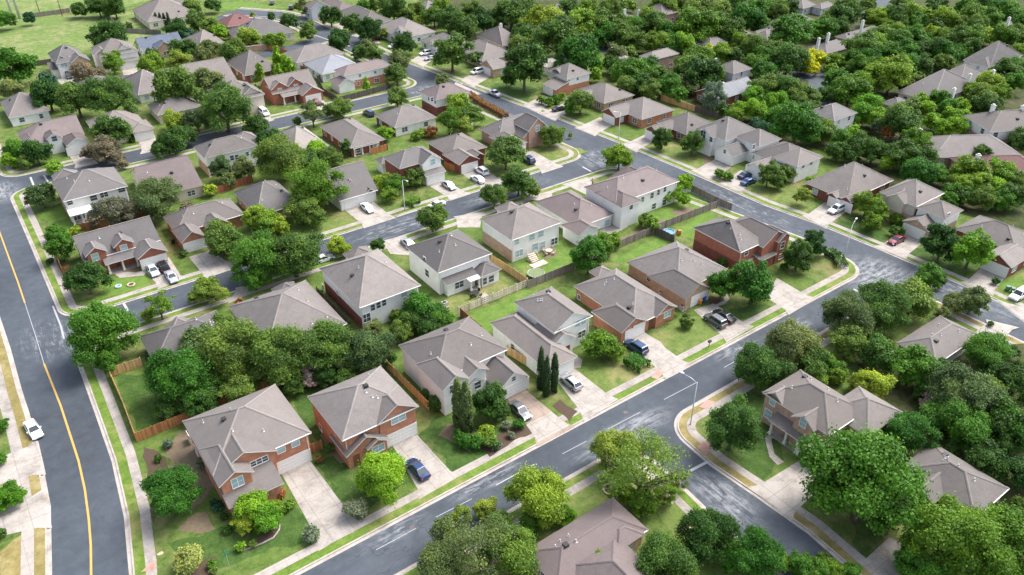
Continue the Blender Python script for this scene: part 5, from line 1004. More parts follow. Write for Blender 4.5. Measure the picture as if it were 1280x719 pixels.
def gather(name, roots):
    V, Tn, MI, mats, n = [], [], [], [], 0
    for r_ in roots:
        o = [c for c in r_.children if c.name.startswith('crown')][0]; me = o.data; k = len(me.vertices); co_ = np.empty(k*3, np.float32); me.vertices.foreach_get('co', co_)
        Mw = np.array(Matrix.Translation(r_.location) @ r_.rotation_euler.to_matrix().to_4x4() @ Matrix.Translation(o.location) @ Matrix.Diagonal((*o.scale, 1)))
        V.append(np.c_[co_.reshape(-1, 3), np.ones(k)] @ Mw.T[:, :3]); t = np.empty(k, np.float32); me.attributes['tint'].data.foreach_get('value', t); Tn.append(t)
        m = o.material_slots[0].material
        if m not in mats: mats.append(m)
        MI.append(np.full(k//4, mats.index(m), np.int32))
    V = np.concatenate(V); n = len(V)//4; me = bpy.data.meshes.new(name)
    me.vertices.add(4*n); me.vertices.foreach_set('co', V.astype(np.float32).ravel()); me.loops.add(4*n); me.loops.foreach_set('vertex_index', np.arange(4*n, dtype=np.int32))
    me.polygons.add(n); me.polygons.foreach_set('loop_start', np.arange(0, 4*n, 4, dtype=np.int32)); me.polygons.foreach_set('loop_total', np.full(n, 4, dtype=np.int32))
    for m in mats: me.materials.append(m)
    me.polygons.foreach_set('material_index', np.concatenate(MI)); a_ = me.attributes.new('tint', 'FLOAT', 'POINT'); a_.data.foreach_set('value', np.concatenate(Tn)); me.update(calc_edges=True)
    o = bpy.data.objects.new(name, me); C.objects.link(o); return o
if woods:
    o = gather('woods', woods); tag(o, 'small tree crowns filling the gaps of the far wood', 'woods', kind='stuff')
    dead = set(woods)
    PLANTS[:] = [p_ for p_ in PLANTS if p_['root'] not in dead]
    for r_ in woods:
        for c in list(r_.children): bpy.data.objects.remove(c)
        bpy.data.objects.remove(r_)
print('trees', len(TREES), 'in woods', len(small), 'bushes', len(kept)-len(TREES))
# named plants
for u, v, l in ((676, 466, 'leftmost of the three slim dark cypresses between two driveways'), (683, 475, 'shorter middle one of the three slim dark cypresses'), (693, 470, 'rightmost of the three slim dark cypresses by the silver car')):
    plant(u, v, 3.7, 'c', 'cyp', l, asp=6.6, group='slim cypresses between the driveways')
for u, v, l in ((573, 509, 'left one of two tall brownish green cypresses in the shrub bed'), (583, 515, 'right one of two tall brownish green cypresses in the shrub bed')):
    plant(u, v, 6, 'o', 'cyp', l, asp=5, group='brown cypresses in the shrub bed')
for k, u in enumerate((196, 201, 206, 211)): plant(u, 27, 1.6, 'c', 'cyp', ['first', 'second', 'third', 'fourth'][k]+' slim cypress from the left at the large cream house wall', group='cypresses at the cream house')
for k, (u, v) in enumerate(((824, 68), (830, 71), (899, 176))): plant(u, v, 2, 'c', 'cyp', ['left slim cypress against the striped gable', 'right slim cypress against the striped gable', 'slim cypress against the white multi gabled house'][k])
plant(396, 460, 15, 'w', 'sparse', 'pale bare twigged tree among the oaks behind the gabled orange brick house', name='bare_tree'); plant(410, 446, 11, 'w', 'sparse', 'smaller pale bare tree just behind the larger bare one', name='bare_tree')
# clipped hedges
def hedge(pts, w, h, tone, label):
    P = [at(*p) for p in pts]; root = empty('hedge', (P[0].x, P[0].y, PAD)); global rng
    c, nr = [], []
    L = sum((P[i+1]-P[i]).length for i in range(len(P)-1)); n = int(L*(w+2*h)*42)
    r = np.random.default_rng(int(abs(P[0].x)*10))
    for _ in range(n):
        i = r.integers(len(P)-1); t = r.uniform(); p = P[i].lerp(P[i+1], t)-P[0]; d = (P[i+1]-P[i]).normalized(); s = Vector((-d.y, d.x, 0))
        a = r.uniform(-1, 1); f = r.integers(3)
        if f == 0: q = p+s*(w/2*a)+Vector((0, 0, h*(1-.12*a*a))); m = (0, 0, 1)
        else: sg = 1 if f == 1 else -1; q = p+s*(sg*w/2)+Vector((0, 0, h*r.uniform(.05, .95))); m = tuple(s*sg)
        c.append((q.x+r.normal()*.07, q.y+r.normal()*.07, q.z+r.normal()*.07)); nr.append((m[0]+r.normal()*.4, m[1]+r.normal()*.4, m[2]+r.normal()*.4))
    me = leaf_mesh('foliage', np.array(c), np.array(nr), r.uniform(.16, .34, n), r.normal(.5, .2, n)); me.materials.append(M['f_'+tone])
    o = bpy.data.objects.new('foliage', me); C.objects.link(o); o.parent = root
    tag(root, label, 'hedge'); return root
hedge([(785, 452), (806, 464)], 2.6, 1.5, 'k', 'clipped green box hedge on the lawn beside the navy suv'); hedge([(1034, 318), (1046, 324), (1052, 336)], 2., 1.2, 'd', 'curved dark green hedge round the street corner by two round trees')
hedge([(508, 254), (522, 258)], 2.6, 1.3, 'u', 'oval green hedge island on the lawn beside the street lamp'); hedge([(730, 304), (752, 295)], 1.1, .9, 'b', 'low bright hedge along the terrace of the low white house')
hedge([(585, 120), (606, 134), (632, 148)], 2, 1.4, 'r', 'long reddish hedge along the upper diagonal street')
hedge([(828, 404), (845, 395)], .8, .5, 'm', 'low green border under the front window of the long orange brick bungalow')
# ------------------------------------------------------------------ cars
def car_proto(kind):
    """parts of a car facing +x, centre at origin, wheels on z=0; returns list of (name, mesh, material key, children)"""
    L, W = dict(sedan=(4.7, 1.82), suv=(4.7, 1.9), pickup=(5.5, 1.95), van=(5.0, 1.98), hatch=(4.3, 1.78))[kind]
    h = L/2
    belt = dict(sedan=.92, suv=1.05, pickup=1.08, van=1.1, hatch=.98)[kind]; top = dict(sedan=1.43, suv=1.74, pickup=1.8, van=1.85, hatch=1.5)[kind]
    # stations of the lower body: x, deck height, half width, floor
    if kind in ('sedan',): st = [(-h, .62, .7, .38), (-h+.08, .86, .82, .26), (-h+.75, .95, .9, .2), (-.9, .94, .91, .19), (.55, .93, .91, .19), (1.15, .9, .9, .2), (h-.5, .76, .87, .22), (h-.1, .62, .78, .27), (h, .48, .64, .36)]
    elif kind == 'pickup': st = [(-h, .9, .88, .45), (-h+.06, 1.08, .93, .38), (-1.0, 1.08, .96, .32), (-.5, 1.08, .97, .32), (1.0, 1.1, .97, .32), (1.4, 1.1, .96, .32), (h-.35, 1.0, .93, .33), (h-.06, .86, .86, .38), (h, .6, .74, .45)]
    else:
        b = belt; st = [(-h, .7, .78, .42), (-h+.07, b, .88, .32), (-h+.7, b+.02, .94, .26), (-.6, b, .95, .25), (.6, b-.01, .95, .25), (1.05, b-.04, .94, .25), (h-.55, b-.16, .9, .27), (h-.1, b-.32, .82, .3), (h, .5, .68, .4)]
    k = W/1.9; mb = MB(); rings = []
    for x, d, w, f in st:
        w *= k; m = (d+f)/2
        ring = [(x, -w*.86, f), (x, -w, f+.1), (x, -w, m), (x, -w*.97, d-.1), (x, -w*.86, d), (x, 0, d+.035), (x, w*.86, d), (x, w*.97, d-.1), (x, w, m), (x, w, f+.1), (x, w*.86, f)]
        rings.append(len(mb.v)); mb.v += ring
    n = 11
    for i in range(len(rings)-1):
        for j in range(n):
            a, b = rings[i]+j, rings[i]+(j+1) % n; c, d = rings[i+1]+(j+1) % n, rings[i+1]+j; mb.f.append((a, b, c, d)); mb.m.append(0)
    mb.f.append(tuple(rings[0]+j for j in range(n))); mb.m.append(0); mb.f.append(tuple(rings[-1]+n-1-j for j in range(n))); mb.m.append(0)
    # cabin: foot and roof lines
    cab = dict(sedan=(-1.75, 1.15, -.95, .3), suv=(-2.2, 1.15, -1.95, .4), pickup=(-.72, 1.35, -.5, .65), van=(-2.4, 1.65, -2.2, .8), hatch=(-2., 1.15, -1.45, .35))[kind]
    a0, a1, r0, r1 = cab; bw, tw = .83*k, .66*k; zb, zt = belt-.03, top
    F = [(a0, -bw, zb), (a1, -bw, zb), (a1, bw, zb), (a0, bw, zb)]; T_ = [(r0, -tw, zt-.05), (r1, -tw, zt-.05), (r1, tw, zt-.05), (r0, tw, zt-.05)]
    I = [(r0+.12, -tw+.12, zt), (r1-.12, -tw+.12, zt), (r1-.12, tw-.12, zt), (r0+.12, tw-.12, zt)]
    for i in range(4):
        j = (i+1) % 4; mb.face([F[i], F[j], T_[j], T_[i]]); mb.face([T_[i], T_[j], I[j], I[i]])
    mb.face(I)
    if kind == 'pickup':
        mb.box(-h+.12, -.78, -.78*k, .78*k, 1.09, 1.1, 1)
    # wheel arches
    wx = (-L*.3, L*.3)
    for x in wx:
        for sy in (-1, 1):
            y = sy*W*.5*.985
            c = [(x+.42*math.cos(t), y, .34+.42*math.sin(t)) for t in [math.pi*q/10 for q in range(11)]]
            mb.face(c if sy < 0 else c[::-1], 1)
    out = [('body', mb, None, [])]
    def glass(name, q, inset=.06):
        q = [Vector(p) for p in q]; c = sum(q, Vector())/4; nrm = (q[1]-q[0]).cross(q[3]-q[0]).normalized()
        if nrm.dot(c-Vector((0, 0, .7))) < 0: nrm = -nrm
        g = MB(); p = [a.lerp(c, .13)+nrm*.012 for a in q]; b = [a.lerp(c, .1)-nrm*.02 for a in q]
        g.face(p); 
        for i in range(4): g.face([p[i], b[i], b[(i+1) % 4], p[(i+1) % 4]])
        out.append((name, g, 'carglass', []))
    glass('windscreen', [F[1], F[2], T_[2], T_[1]]); glass('rear_window', [F[3], F[0], T_[0], T_[3]]); glass('side_window', [F[0], F[1], T_[1], T_[0]]); glass('side_window', [F[2], F[3], T_[3], T_[2]])
    for x in wx:
        for sy in (-1, 1):
            y = sy*(W*.5-.1); R = .34 if kind in ('sedan', 'hatch') else .38
            w = MB(); w.tube([(x, y-.11, R), (x, y+.11, R)], [R, R], 18); r = MB(); r.tube([(x, y+sy*.09, R), (x, y+sy*.125, R)], [R*.62, R*.55], 14)
            out.append(('wheel', w, 'tyre', [('rim', r, 'rim')]))
    for sy in (-1, 1):
        d = st[-2][1]; f = MB(); f.box(h-.2, h-.03, sy*.68*k-.17, sy*.68*k+.17, d-.17, d-.03); out.append(('headlight', f, 'lamp_f', []))
        d = st[1][1]; f = MB(); f.box(-h-.015, -h+.12, sy*.72*k-.12, sy*.72*k+.12, d-.26, d-.08); out.append(('tail_light', f, 'lamp_r', []))
        f = MB(); f.box(a1-.45, a1-.27, sy*.98*k-.09, sy*.98*k+.09, belt+.0, belt+.14); out.append(('wing_mirror', f, None, []))
    return out
CARP = {}
PAINT = dict(white=((.78, .78, .78), 0), silver=((.5, .51, .53), .6), grey=((.13, .135, .15), .5), black=((.015, .016, .02), .2), navy=((.02, .05, .13), .4), blue=((.03, .09, .24), .4), red=((.16, .015, .03), .3), pale=((.55, .6, .62), .2), brightred=((.4, .03, .03), .2))
for k, (c, m_) in PAINT.items(): M['p_'+k] = paint('car_paint_'+k, c, m_)
def car(u, v, kind, col, head, label, z=PAD+.02, jit=3):
    """head = bearing of the nose in degrees from +X"""
    if kind not in CARP:
        CARP[kind] = []
        for name, mb, mk, ch in car_proto(kind):
            o = mb.build(name, [M['p_white'] if mk is None else M[mk], M['black']]); me = o.data; bpy.data.objects.remove(o)
            if name in ('wheel',): pass
            cc = []
            for n2, m2, k2 in ch:
                o = m2.build(n2, M[k2]); cc.append((n2, o.data)); bpy.data.objects.remove(o)
            CARP[kind].append((name, me, mk, cc))
    p = at(u, v, .75); root = empty(dict(sedan='parked_car', hatch='parked_car', suv='parked_suv', pickup='pickup_truck', van='parked_van')[kind], (p.x, p.y, z), rad(head+random.uniform(-jit, jit)))
    tag(root, label, dict(pickup='pickup truck', van='van', suv='suv').get(kind, 'car'), 'cars of the neighbourhood')
    for name, me, mk, cc in CARP[kind]:
        o = bpy.data.objects.new(name, me); C.objects.link(o); o.parent = root
        if mk is None: o.material_slots[0].link = 'OBJECT'; o.material_slots[0].material = M['p_'+col]
        for n2, m2 in cc:
            q = bpy.data.objects.new(n2, m2); C.objects.link(q); q.parent = o
    return root
random.seed(77)
car(522, 586, 'sedan', 'navy', 90, 'dark blue car on the driveway of the gabled orange brick house')
car(650, 513, 'sedan', 'grey', -90, 'grey saloon on the stained brown driveway behind the shrub bed')
car(714, 478, 'hatch', 'silver', 90, 'silver hatchback on the driveway beside the three slim cypresses')
car(795, 434, 'suv', 'navy', 90, 'navy car on the driveway of the long orange brick bungalow')
car(894, 401, 'suv', 'grey', 90, 'grey suv, nearer of two dark cars at the tan brick bungalow'); car(905, 395, 'sedan', 'black', 90, 'black car, farther of two dark cars at the tan brick bungalow')
car(41, 536, 'sedan', 'white', -82, 'white car parked at the kerb of the wide curved road', z=.0, jit=0)
car(191, 338, 'sedan', 'pale', -90, 'pale grey car, nearest the garage wall of three at the dormered red house'); car(204, 333, 'suv', 'black', 90, 'black suv, middle one of three at the dormered red house'); car(214, 346, 'sedan', 'silver', -90, 'silver car, last of three on the drive of the dormered red house')
car(459, 260, 'sedan', 'white', -90, 'white car on the drive of the single dormer white house'); car(561, 232, 'sedan', 'silver', -90, 'silver car outside the brick and white gabled house')
car(602, 214, 'suv', 'white', 90, 'white suv, nearer the garage of two white cars by the brick bungalow'); car(597, 224, 'sedan', 'white', 90, 'white saloon, nearer the street of two white cars by the brick bungalow')
car(660, 200, 'suv', 'navy', 90, 'dark blue suv on the drive of the rose brick corner house'); car(545, 256, 'sedan', 'white', 180, 'white car parked in the cross street by the lawn', z=.0)
car(618, 117, 'pickup', 'silver', -88, 'silver pickup truck driving down the diagonal street', z=.0); car(597, 90, 'van', 'white', 180, 'white van on the drive of the brown gabled garage house')
car(538, 73, 'sedan', 'silver', 180, 'silver car, nearer the street of two before the wide roofed house'); car(532, 67, 'suv', 'white', 180, 'white suv, nearer the garage of two before the wide roofed house')
car(699, 136, 'sedan', 'black', 0, 'black car outside the broad beige bungalow'); car(932, 219, 'sedan', 'navy', 0, 'navy car, farther of two blue cars at the long low white house'); car(936, 227, 'sedan', 'blue', 0, 'blue car, nearer of two blue cars at the long low white house')
car(1046, 262, 'suv', 'white', 180, 'white suv before the twin white garage doors'); car(1121, 300, 'sedan', 'red', 180, 'dark red car on the drive of the tan house')
car(1274, 369, 'suv', 'white', 180, 'white suv at the right picture edge'); car(404, 323, 'sedan', 'white', 0, 'white car in the cross street half hidden by the big trees', z=.0)
car(330, 141, 'van', 'white', -90, 'white van outside the beige gabled house'); car(396, 128, 'sedan', 'red', -90, 'dark red car outside the small twin dormer red house'); car(461, 142, 'suv', 'navy', 90, 'dark blue suv beside the white backed brick house')
car(470, 48, 'suv', 'red', 0, 'maroon suv outside the house with two small dormers'); car(493, 58, 'sedan', 'white', 0, 'white car by the lawn at the upper street'); car(364, 10, 'suv', 'black', 60, 'black suv by the cul de sac'); car(340, 4, 'sedan', 'black', 60, 'dark car at the far edge of the cul de sac')
car(86, 95, 'suv', 'grey', -90, 'grey suv beside the white garage of the stone gabled field house'); car(151, 101, 'sedan', 'brightred', 0, 'bright red car in the lane by the solar panel house'); car(210, 91, 'pickup', 'pale', -90, 'pale pickup below the slate blue roofed house')
car(982, 94, 'sedan', 'white', 20, 'white car in the wood road by the yellow tree'); car(510, 304, 'sedan', 'silver', 90, 'silver car half hidden beside the white house with patio awning')
# ------------------------------------------------------------------ fences
def fence(pts, tone, label, h=1.8, posts=True, plank=False, z=PAD-.03, name='wooden_fence', cat='fence'):
    P = [at(*p) for p in pts]; root = empty(name, (P[0].x, P[0].y, PAD)); off = (P[0].x, P[0].y, PAD)
    pan, rail, cap = MB(), MB(), MB(); npost = 0
    for i in range(len(P)-1):
        a, b = P[i], P[i+1]; d = (b-a); L = d.length; d.normalize(); s = Vector((-d.y, d.x, 0))
        Mx = Matrix(((d.x, s.x, 0, a.x), (d.y, s.y, 0, a.y), (0, 0, 1, 0), (0, 0, 0, 1)))
        if plank:
            for r in range(4): pan.box(.0, L, -.02, .02, z+.12+r*.42, z+.12+r*.42+.3, 0, Mx)
        else:
            x = 0.
            while x < L-.05:
                w = min(.3, L-x); t = random.uniform(-.05, .05); pan.box(x, x+w-.015, -.022, .022, z, z+h+t, 0, Mx); x += .3
            for zz in (.35, .95, 1.5): rail.box(0, L, .024, .07, z+zz, z+zz+.09, 0, Mx)
        n = max(1, round(L/2.4))
        for k in range(n+1):
            if k == n and i < len(P)-2: continue
            if npost > 40: break
            q = MB(); q.box(L*k/n-.06, L*k/n+.06, -.09, .09, z, z+h+.1, 0, Mx); q.build('post', M['w_'+tone], root, off=off); npost += 1
    pan.build('board_panel', M['w_'+tone], root, off=off)
    if rail.v: rail.build('rail', M['w_'+tone], root, off=off)
    tag(root, label, cat); return root
fence([(172, 553), (232, 528), (342, 484)], 'cedar', 'reddish cedar fence behind the big hipped orange brick house')
fence([(171, 551), (156, 510), (139, 472)], 'pine', 'pale fence along the sidewalk of the wide road'); fence([(140, 471), (178, 458)], 'pine', 'short orange fence beside the grey roof by the wide road')
fence([(484, 461), (512, 489), (536, 513)], 'pine', 'yellowish fence between the gabled orange house and the cream front white house'); fence([(390, 567), (403, 562)], 'cedar', 'short cedar gate fence between the two orange brick houses')
fence([(573, 394), (616, 377), (659, 359)], 'pale', 'pale plank fence with gaps behind the white house with patio awning', plank=True)
fence([(660, 361), (692, 348), (716, 338), (762, 322)], 'weath', 'grey weathered fence behind the clean white two storey house'); fence([(614, 328), (636, 342), (659, 358)], 'pine', 'tan fence between the awning house and the clean white house')
fence([(773, 311), (832, 285), (896, 260)], 'weath', 'long grey fence across the gardens towards the tall red brick house'); fence([(818, 293), (842, 304)], 'dark', 'dark fence stub between the garden lawn and the red brick house'); fence([(864, 240), (896, 256), (914, 264)], 'weath', 'grey fence along the diagonal street sidewalk')
fence([(576, 396), (602, 418)], 'redwood', 'dark brown fence beside the stone arch white house'); fence([(634, 443), (662, 460)], 'pine', 'yellow fence between two white houses on the dashed street')
fence([(397, 101), (405, 118), (424, 129), (484, 113), (486, 103)], 'dark', 'dark fence round the white over brick corner house'); fence([(418, 101), (398, 102)], 'weath', 'grey fence behind the white over brick corner house')
fence([(826, 126), (868, 140)], 'pine', 'bright new wooden fence behind the orange brick hip roofed bungalow'); fence([(808, 119), (826, 126)], 'dark', 'dark fence left of the bright new fence'); fence([(868, 140), (902, 150)], 'dark', 'dark fence right of the bright new fence')
fence([(40, 23), (88, 16)], 'weath', 'weathered fence across the grass field'); fence([(132, 18), (150, 40)], 'weath', 'grey fence down the side of the field'); fence([(150, 41), (202, 44)], 'weath', 'grey fence below the large house on the field edge'); fence([(40, 84), (68, 80)], 'dark', 'dark fence beside the white and stone gabled house')
fence([(73, 327), (80, 345), (89, 342)], 'redwood', 'red stained fence corner beside the dormered red brick house'); fence([(272, 243), (316, 228)], 'redwood', 'brown fence behind the dark roofed bungalow'); fence([(402, 205), (428, 199)], 'pine', 'tan fence behind the single dormer white house'); fence([(464, 194), (485, 188)], 'cedar', 'bright orange fence behind the brick and white gabled house'); fence([(556, 211), (569, 215)], 'cedar', 'orange gate fence beside the low brick house with white cars')
fence([(1022, 470), (1048, 482)], 'dark', 'dark fence behind the stone gabled house'); fence([(397, 369), (434, 407)], 'dark', 'dark narrow fence along the brick sided white house'); fence([(98, 290), (150, 281), (198, 270)], 'redwood', 'brown fence behind the dormered red brick house'); fence([(740, 232), (742, 240)], 'weath', 'tiny grey fence beside the white corner house')
fence([(330, 62), (356, 68), (372, 76)], 'cedar', 'brown fence beside the conical green shrubs'); fence([(376, 88), (384, 92)], 'redwood', 'short red fence behind the twin dormer red house')
fence([(598, 68), (608, 62), (618, 60)], 'weath', 'grey fence behind the brown gabled garage house'); fence([(1084, 240), (1108, 250)], 'weath', 'grey fence between the two garage brick house and the tan house')
def wall_run(pts, label):
    P = [at(*p) for p in pts]; root = empty('boundary_wall', (P[0].x, P[0].y, PAD)); a, b = P; d = (b-a); L = d.length; d.normalize(); s = Vector((-d.y, d.x, 0))
    Mx = Matrix(((d.x, s.x, 0, 0), (d.y, s.y, 0, 0), (0, 0, 1, 0), (0, 0, 0, 1))); m = MB(); m.box(0, L, -.12, .12, -.05, 1.9, 0, Mx); m.build('wall', M['pinkish'], root)
    c = MB(); c.box(-.05, L+.05, -.2, .2, 1.9, 2.02, 0, Mx); c.build('coping', M['trimtan'], root); tag(root, label, 'wall')
wall_run([(306, 66), (352, 61)], 'pale pink masonry wall below the cream house')
# ------------------------------------------------------------------ street furniture and garden things
def street_lamp(u, v, h, arm, label):
    p = at(u, v); root = empty('street_lamp', p); m = MB(); m.tube([(0, 0, -.05), (0, 0, .5), (0, 0, h)], [.13, .1, .06], 10); m.build('pole', M['steel'], root, True)
    a = Vector((arm[0], arm[1], 0)); q = MB(); q.tube([(0, 0, h-.1), (a*.35+Vector((0, 0, h+.35))), a+Vector((0, 0, h+.55))], [.045, .04, .035], 8); q.build('arm', M['steel'], root, True)
    l = MB(); l.box(-.35, .35, -.15, .15, 0, .14, 0, Matrix.Translation(a+Vector((0, 0, h+.5))) @ Matrix.Rotation(math.atan2(a.y, a.x), 4, 'Z')); l.build('lamp_head', M['steel'], root); tag(root, label, 'street lamp', 'street lamps at the kerbs')
street_lamp(863, 531, 8.2, (-.6, 2.6), 'tall grey street lamp at the rounded corner by the hydrant'); street_lamp(506, 263, 7.5, (0, -2.2), 'grey street lamp by the oval hedge island'); street_lamp(773, 174, 7.5, (-2.2, 0), 'grey street lamp on the verge of the diagonal street'); street_lamp(1055, 322, 7.5, (2., .6), 'grey street lamp by the curved hedge')
def utility(u, v, h, r, mat, label, arms):
    p = at(u, v); root = empty('utility_pole', p); m = MB(); m.tube([(0, 0, -.05), (0, 0, h)], [r, r*.6], 10); m.build('pole', M[mat], root, True)
    if arms: q = MB(); q.box(-1.3, 1.3, -.08, .08, h-1.2, h-1.02); q.build('crossarm', M[mat], root)
    tag(root, label, 'utility pole')
utility(18, 28, 22, .55, 'steel', 'left one of two thick pale steel poles at the field', 0); utility(25, 24, 22, .55, 'steel', 'right one of two thick pale steel poles at the field', 0); utility(51, 21, 11, .16, 'bark', 'thin dark wooden pole left of the field fence end', 1); utility(78, 21, 11, .16, 'bark', 'thin dark wooden pole right along the field fence', 1)
def hydrant(u, v):
    p = at(u, v); root = empty('fire_hydrant', p); m = MB(); m.tube([(0, 0, 0), (0, 0, .08), (0, 0, .1), (0, 0, .6), (0, 0, .72), (0, 0, .8)], [.2, .2, .14, .14, .1, .03], 12); m.build('barrel', M['hyd'], root, True)
    q = MB(); q.tube([(-.24, 0, .48), (.24, 0, .48)], [.07, .07], 8); q.build('nozzle', M['hyd'], root); q = MB(); q.tube([(0, -.22, .45), (0, 0, .45)], [.09, .09], 8); q.build('nozzle', M['hyd'], root); tag(root, 'red fire hydrant beside the round green corner tree', 'fire hydrant')
M['hyd'] = plain('hydrant_red', (.5, .06, .03), .5); M['sign_green'] = plain('sign_green', (.02, .22, .16), .5); M['sign_red'] = plain('sign_red', (.45, .04, .03), .5); M['bin_blue'] = plain('bin_blue', (.03, .1, .3), .5); M['bin_green'] = plain('bin_green', (.12, .22, .17), .5); M['toy_orange'] = plain('toy_orange', (.6, .2, .04), .5); M['pool_blue'] = plain('pool_blue', (.16, .3, .5), .4); M['pool_pale'] = plain('pool_pale', (.45, .6, .6), .5); M['rock'] = plain('limestone', (.5, .42, .3), .9, var=.3, scale=2)
hydrant(896, 557)
def sign(u, v, kind, label):
    p = at(u, v); root = empty('street_sign', p, rad(random.uniform(-10, 10))); m = MB(); m.tube([(0, 0, -.05), (0, 0, 2.7)], [.035, .035], 8); m.build('post', M['steel'], root)
    if kind == 'stop':
        q = MB(); q.tube([(-.03, 0, 2.3), (.0, 0, 2.3)], [.4, .4], 8); q.build('sign_plate', M['sign_red'], root)
    else:
        q = MB(); q.box(-.45, .45, -.015, .015, 2.7, 2.92); q.build('sign_plate', M['sign_green'], root); q = MB(); q.box(-.015, .015, -.45, .45, 2.93, 3.15); q.build('sign_plate', M['sign_green'], root)
    tag(root, label, 'street sign')
sign(893, 556, 'name', 'green street name sign beside the red hydrant'); sign(288, 712, 'name', 'small green street sign on the near corner lawn'); sign(1102, 368, 'stop', 'red octagonal sign before the tree clump at the far junction')
def bin_(u, v, mat, label):
    p = at(u, v); root = empty('wheelie_bin', p, random.uniform(0, 3)); m = MB(); m.v += [(-.24, -.28, .06), (.24, -.28, .06), (.24, .28, .06), (-.24, .28, .06), (-.3, -.36, .98), (.3, -.36, .98), (.3, .36, .98), (-.3, .36, .98)]
    for q in ((3, 2, 1, 0), (0, 1, 5, 4), (1, 2, 6, 5), (2, 3, 7, 6), (3, 0, 4, 7), (4, 5, 6, 7)): m.f.append(q); m.m.append(0)
    m.build('bin_body', M[mat], root); l = MB(); l.box(-.33, .33, -.38, .4, .985, 1.06); l.build('lid', M[mat], root)
    for s in (-1, 1): w = MB(); w.tube([(s*.27-.04, .3, .12), (s*.27+.04, .3, .12)], [.12, .12], 10); w.build('wheel', M['tyre'], root)
    tag(root, label, 'bin')
bin_(880, 378, 'bin_blue', 'blue wheelie bin beside the tan bungalow garage'); bin_(875, 381, 'toy_orange', 'orange bin beside the blue one at the tan bungalow'); bin_(1259, 364, 'bin_green', 'pale green bin on the lawn by the white suv'); bin_(1265, 366, 'bin_green', 'pale bin nearest the white suv at the picture edge'); bin_(217, 305, 'black', 'dark bin between the two brick houses with dormers and gables')
def table_set(u, v, n, mat, label, lab2, group):
    p = at(u, v); root = empty('patio_table', p); t = MB(); t.tube([(0, 0, .7), (0, 0, .75)], [.75, .75], 16); t.build('tabletop', M[mat], root)
    for k in range(4): a = k*1.571+.78; q = MB(); q.tube([(.5*math.cos(a), .5*math.sin(a), 0), (.5*math.cos(a), .5*math.sin(a), .7)], [.03, .03], 6); q.build('leg', M[mat], root)
    tag(root, label, 'table')
    for k in range(n):
        a = 6.283*k/n+.4; c = empty('garden_chair', p+Vector((1.15*math.cos(a), 1.15*math.sin(a), 0)), a)
        s = MB(); s.box(-.26, .26, -.26, .26, .42, .47); s.build('seat', M[mat], c); b = MB(); b.box(.22, .27, -.26, .26, .47, .95); b.build('backrest', M[mat], c)
        for x in (-.22, .22):
            for y in (-.22, .22): q = MB(); q.tube([(x, y, 0), (x, y, .42)], [.02, .02], 5); q.build('leg', M[mat], c)
        tag(c, lab2, 'chair', group)
table_set(594, 370, 4, 'black', 'dark round patio table by the white awning', 'dark garden chair drawn up to the patio table by the awning', 'chairs round the awning table'); table_set(686, 317, 4, 'trimtan', 'tan round patio table on the square patio of the clean white house', 'tan garden chair at the table on the square patio', 'chairs on the square patio')
def steps():
    p = at(663, 324); root = empty('wooden_steps', p); 
    for k in range(5): m = MB(); m.box(-.9, .9, -.35*k-.35, -.35*k, -.02, 1.25-.25*k); m.build('step', M['w_pale'], root)
    for s in (-1, 1): m = MB(); m.tube([(s*.95, 0, 2.1), (s*.95, -1.75, 1.1)], [.05, .05], 6); m.tube([(s*.95, -1.75, 0), (s*.95, -1.75, 1.1)], [.05, .05], 6); m.build('handrail', M['w_pale'], root)
    m = MB(); m.box(-1.8, 1.8, -3.6, -1.95, -.03, .12); m.build('deck_pad', M['w_pale'], root); tag(root, 'pale wooden steps with pad on the lawn of the clean white house', 'steps')
steps()
def ring_frame(u, v):
    p = at(u, v); root = empty('trampoline', p); m = MB(); n = 20
    pts = [(1.7*math.cos(6.283*k/n), 1.7*math.sin(6.283*k/n)) for k in range(n)]
    for k in range(n): a, b = pts[k], pts[(k+1) % n]; m.tube([(*a, .8), (*b, .8)], [.05, .05], 6)
    m.build('frame', M['steel'], root); q = MB(); q.face([(x*.96, y*.96, .8) for x, y in pts]); q.build('mat', M['f_net'], root)
    for k in range(0, n, 4): q = MB(); q.tube([(*pts[k], 0), (*pts[k], 2.3)], [.035, .035], 6); q.build('leg', M['steel'], root)
    tag(root, 'round trampoline frame in the back garden corner by the grey fence', 'trampoline')
M['f_net'] = plain('trampoline_mat', (.16, .2, .1), .8)
ring_frame(670, 346)
def pool(u, v, r, mat, label, nm):
    p = at(u, v); root = empty(nm, p); m = MB(); n = 20
    for k in range(n):
        a, b = 6.283*k/n, 6.283*(k+1)/n; m.tube([(r*math.cos(a), r*math.sin(a), .15), (r*math.cos(b), r*math.sin(b), .15)], [.14, .14], 8)
    m.build('rim', M[mat], root); q = MB(); q.face([(r*math.cos(6.283*k/n), r*math.sin(6.283*k/n), .1) for k in range(n)]); q.build('water' if 'pool' in nm else 'planting', M['pool_blue'] if 'pool' in nm else M['mulch'], root); tag(root, label, nm.replace('_', ' '))
pool(836, 291, 1.2, 'pool_blue', 'blue paddling pool on the lawn behind the red brick house', 'paddling_pool'); pool(763, 613, 1.0, 'rock', 'round stone ringed bed on the near corner lawn', 'stone_planter'); pool(148, 359, .5, 'pool_pale', 'pale blue paddling pool on the lawn of the dormered red house', 'paddling_pool'); pool(164, 357, .65, 'rock', 'round stone ring on the lawn of the dormered red house', 'stone_planter')
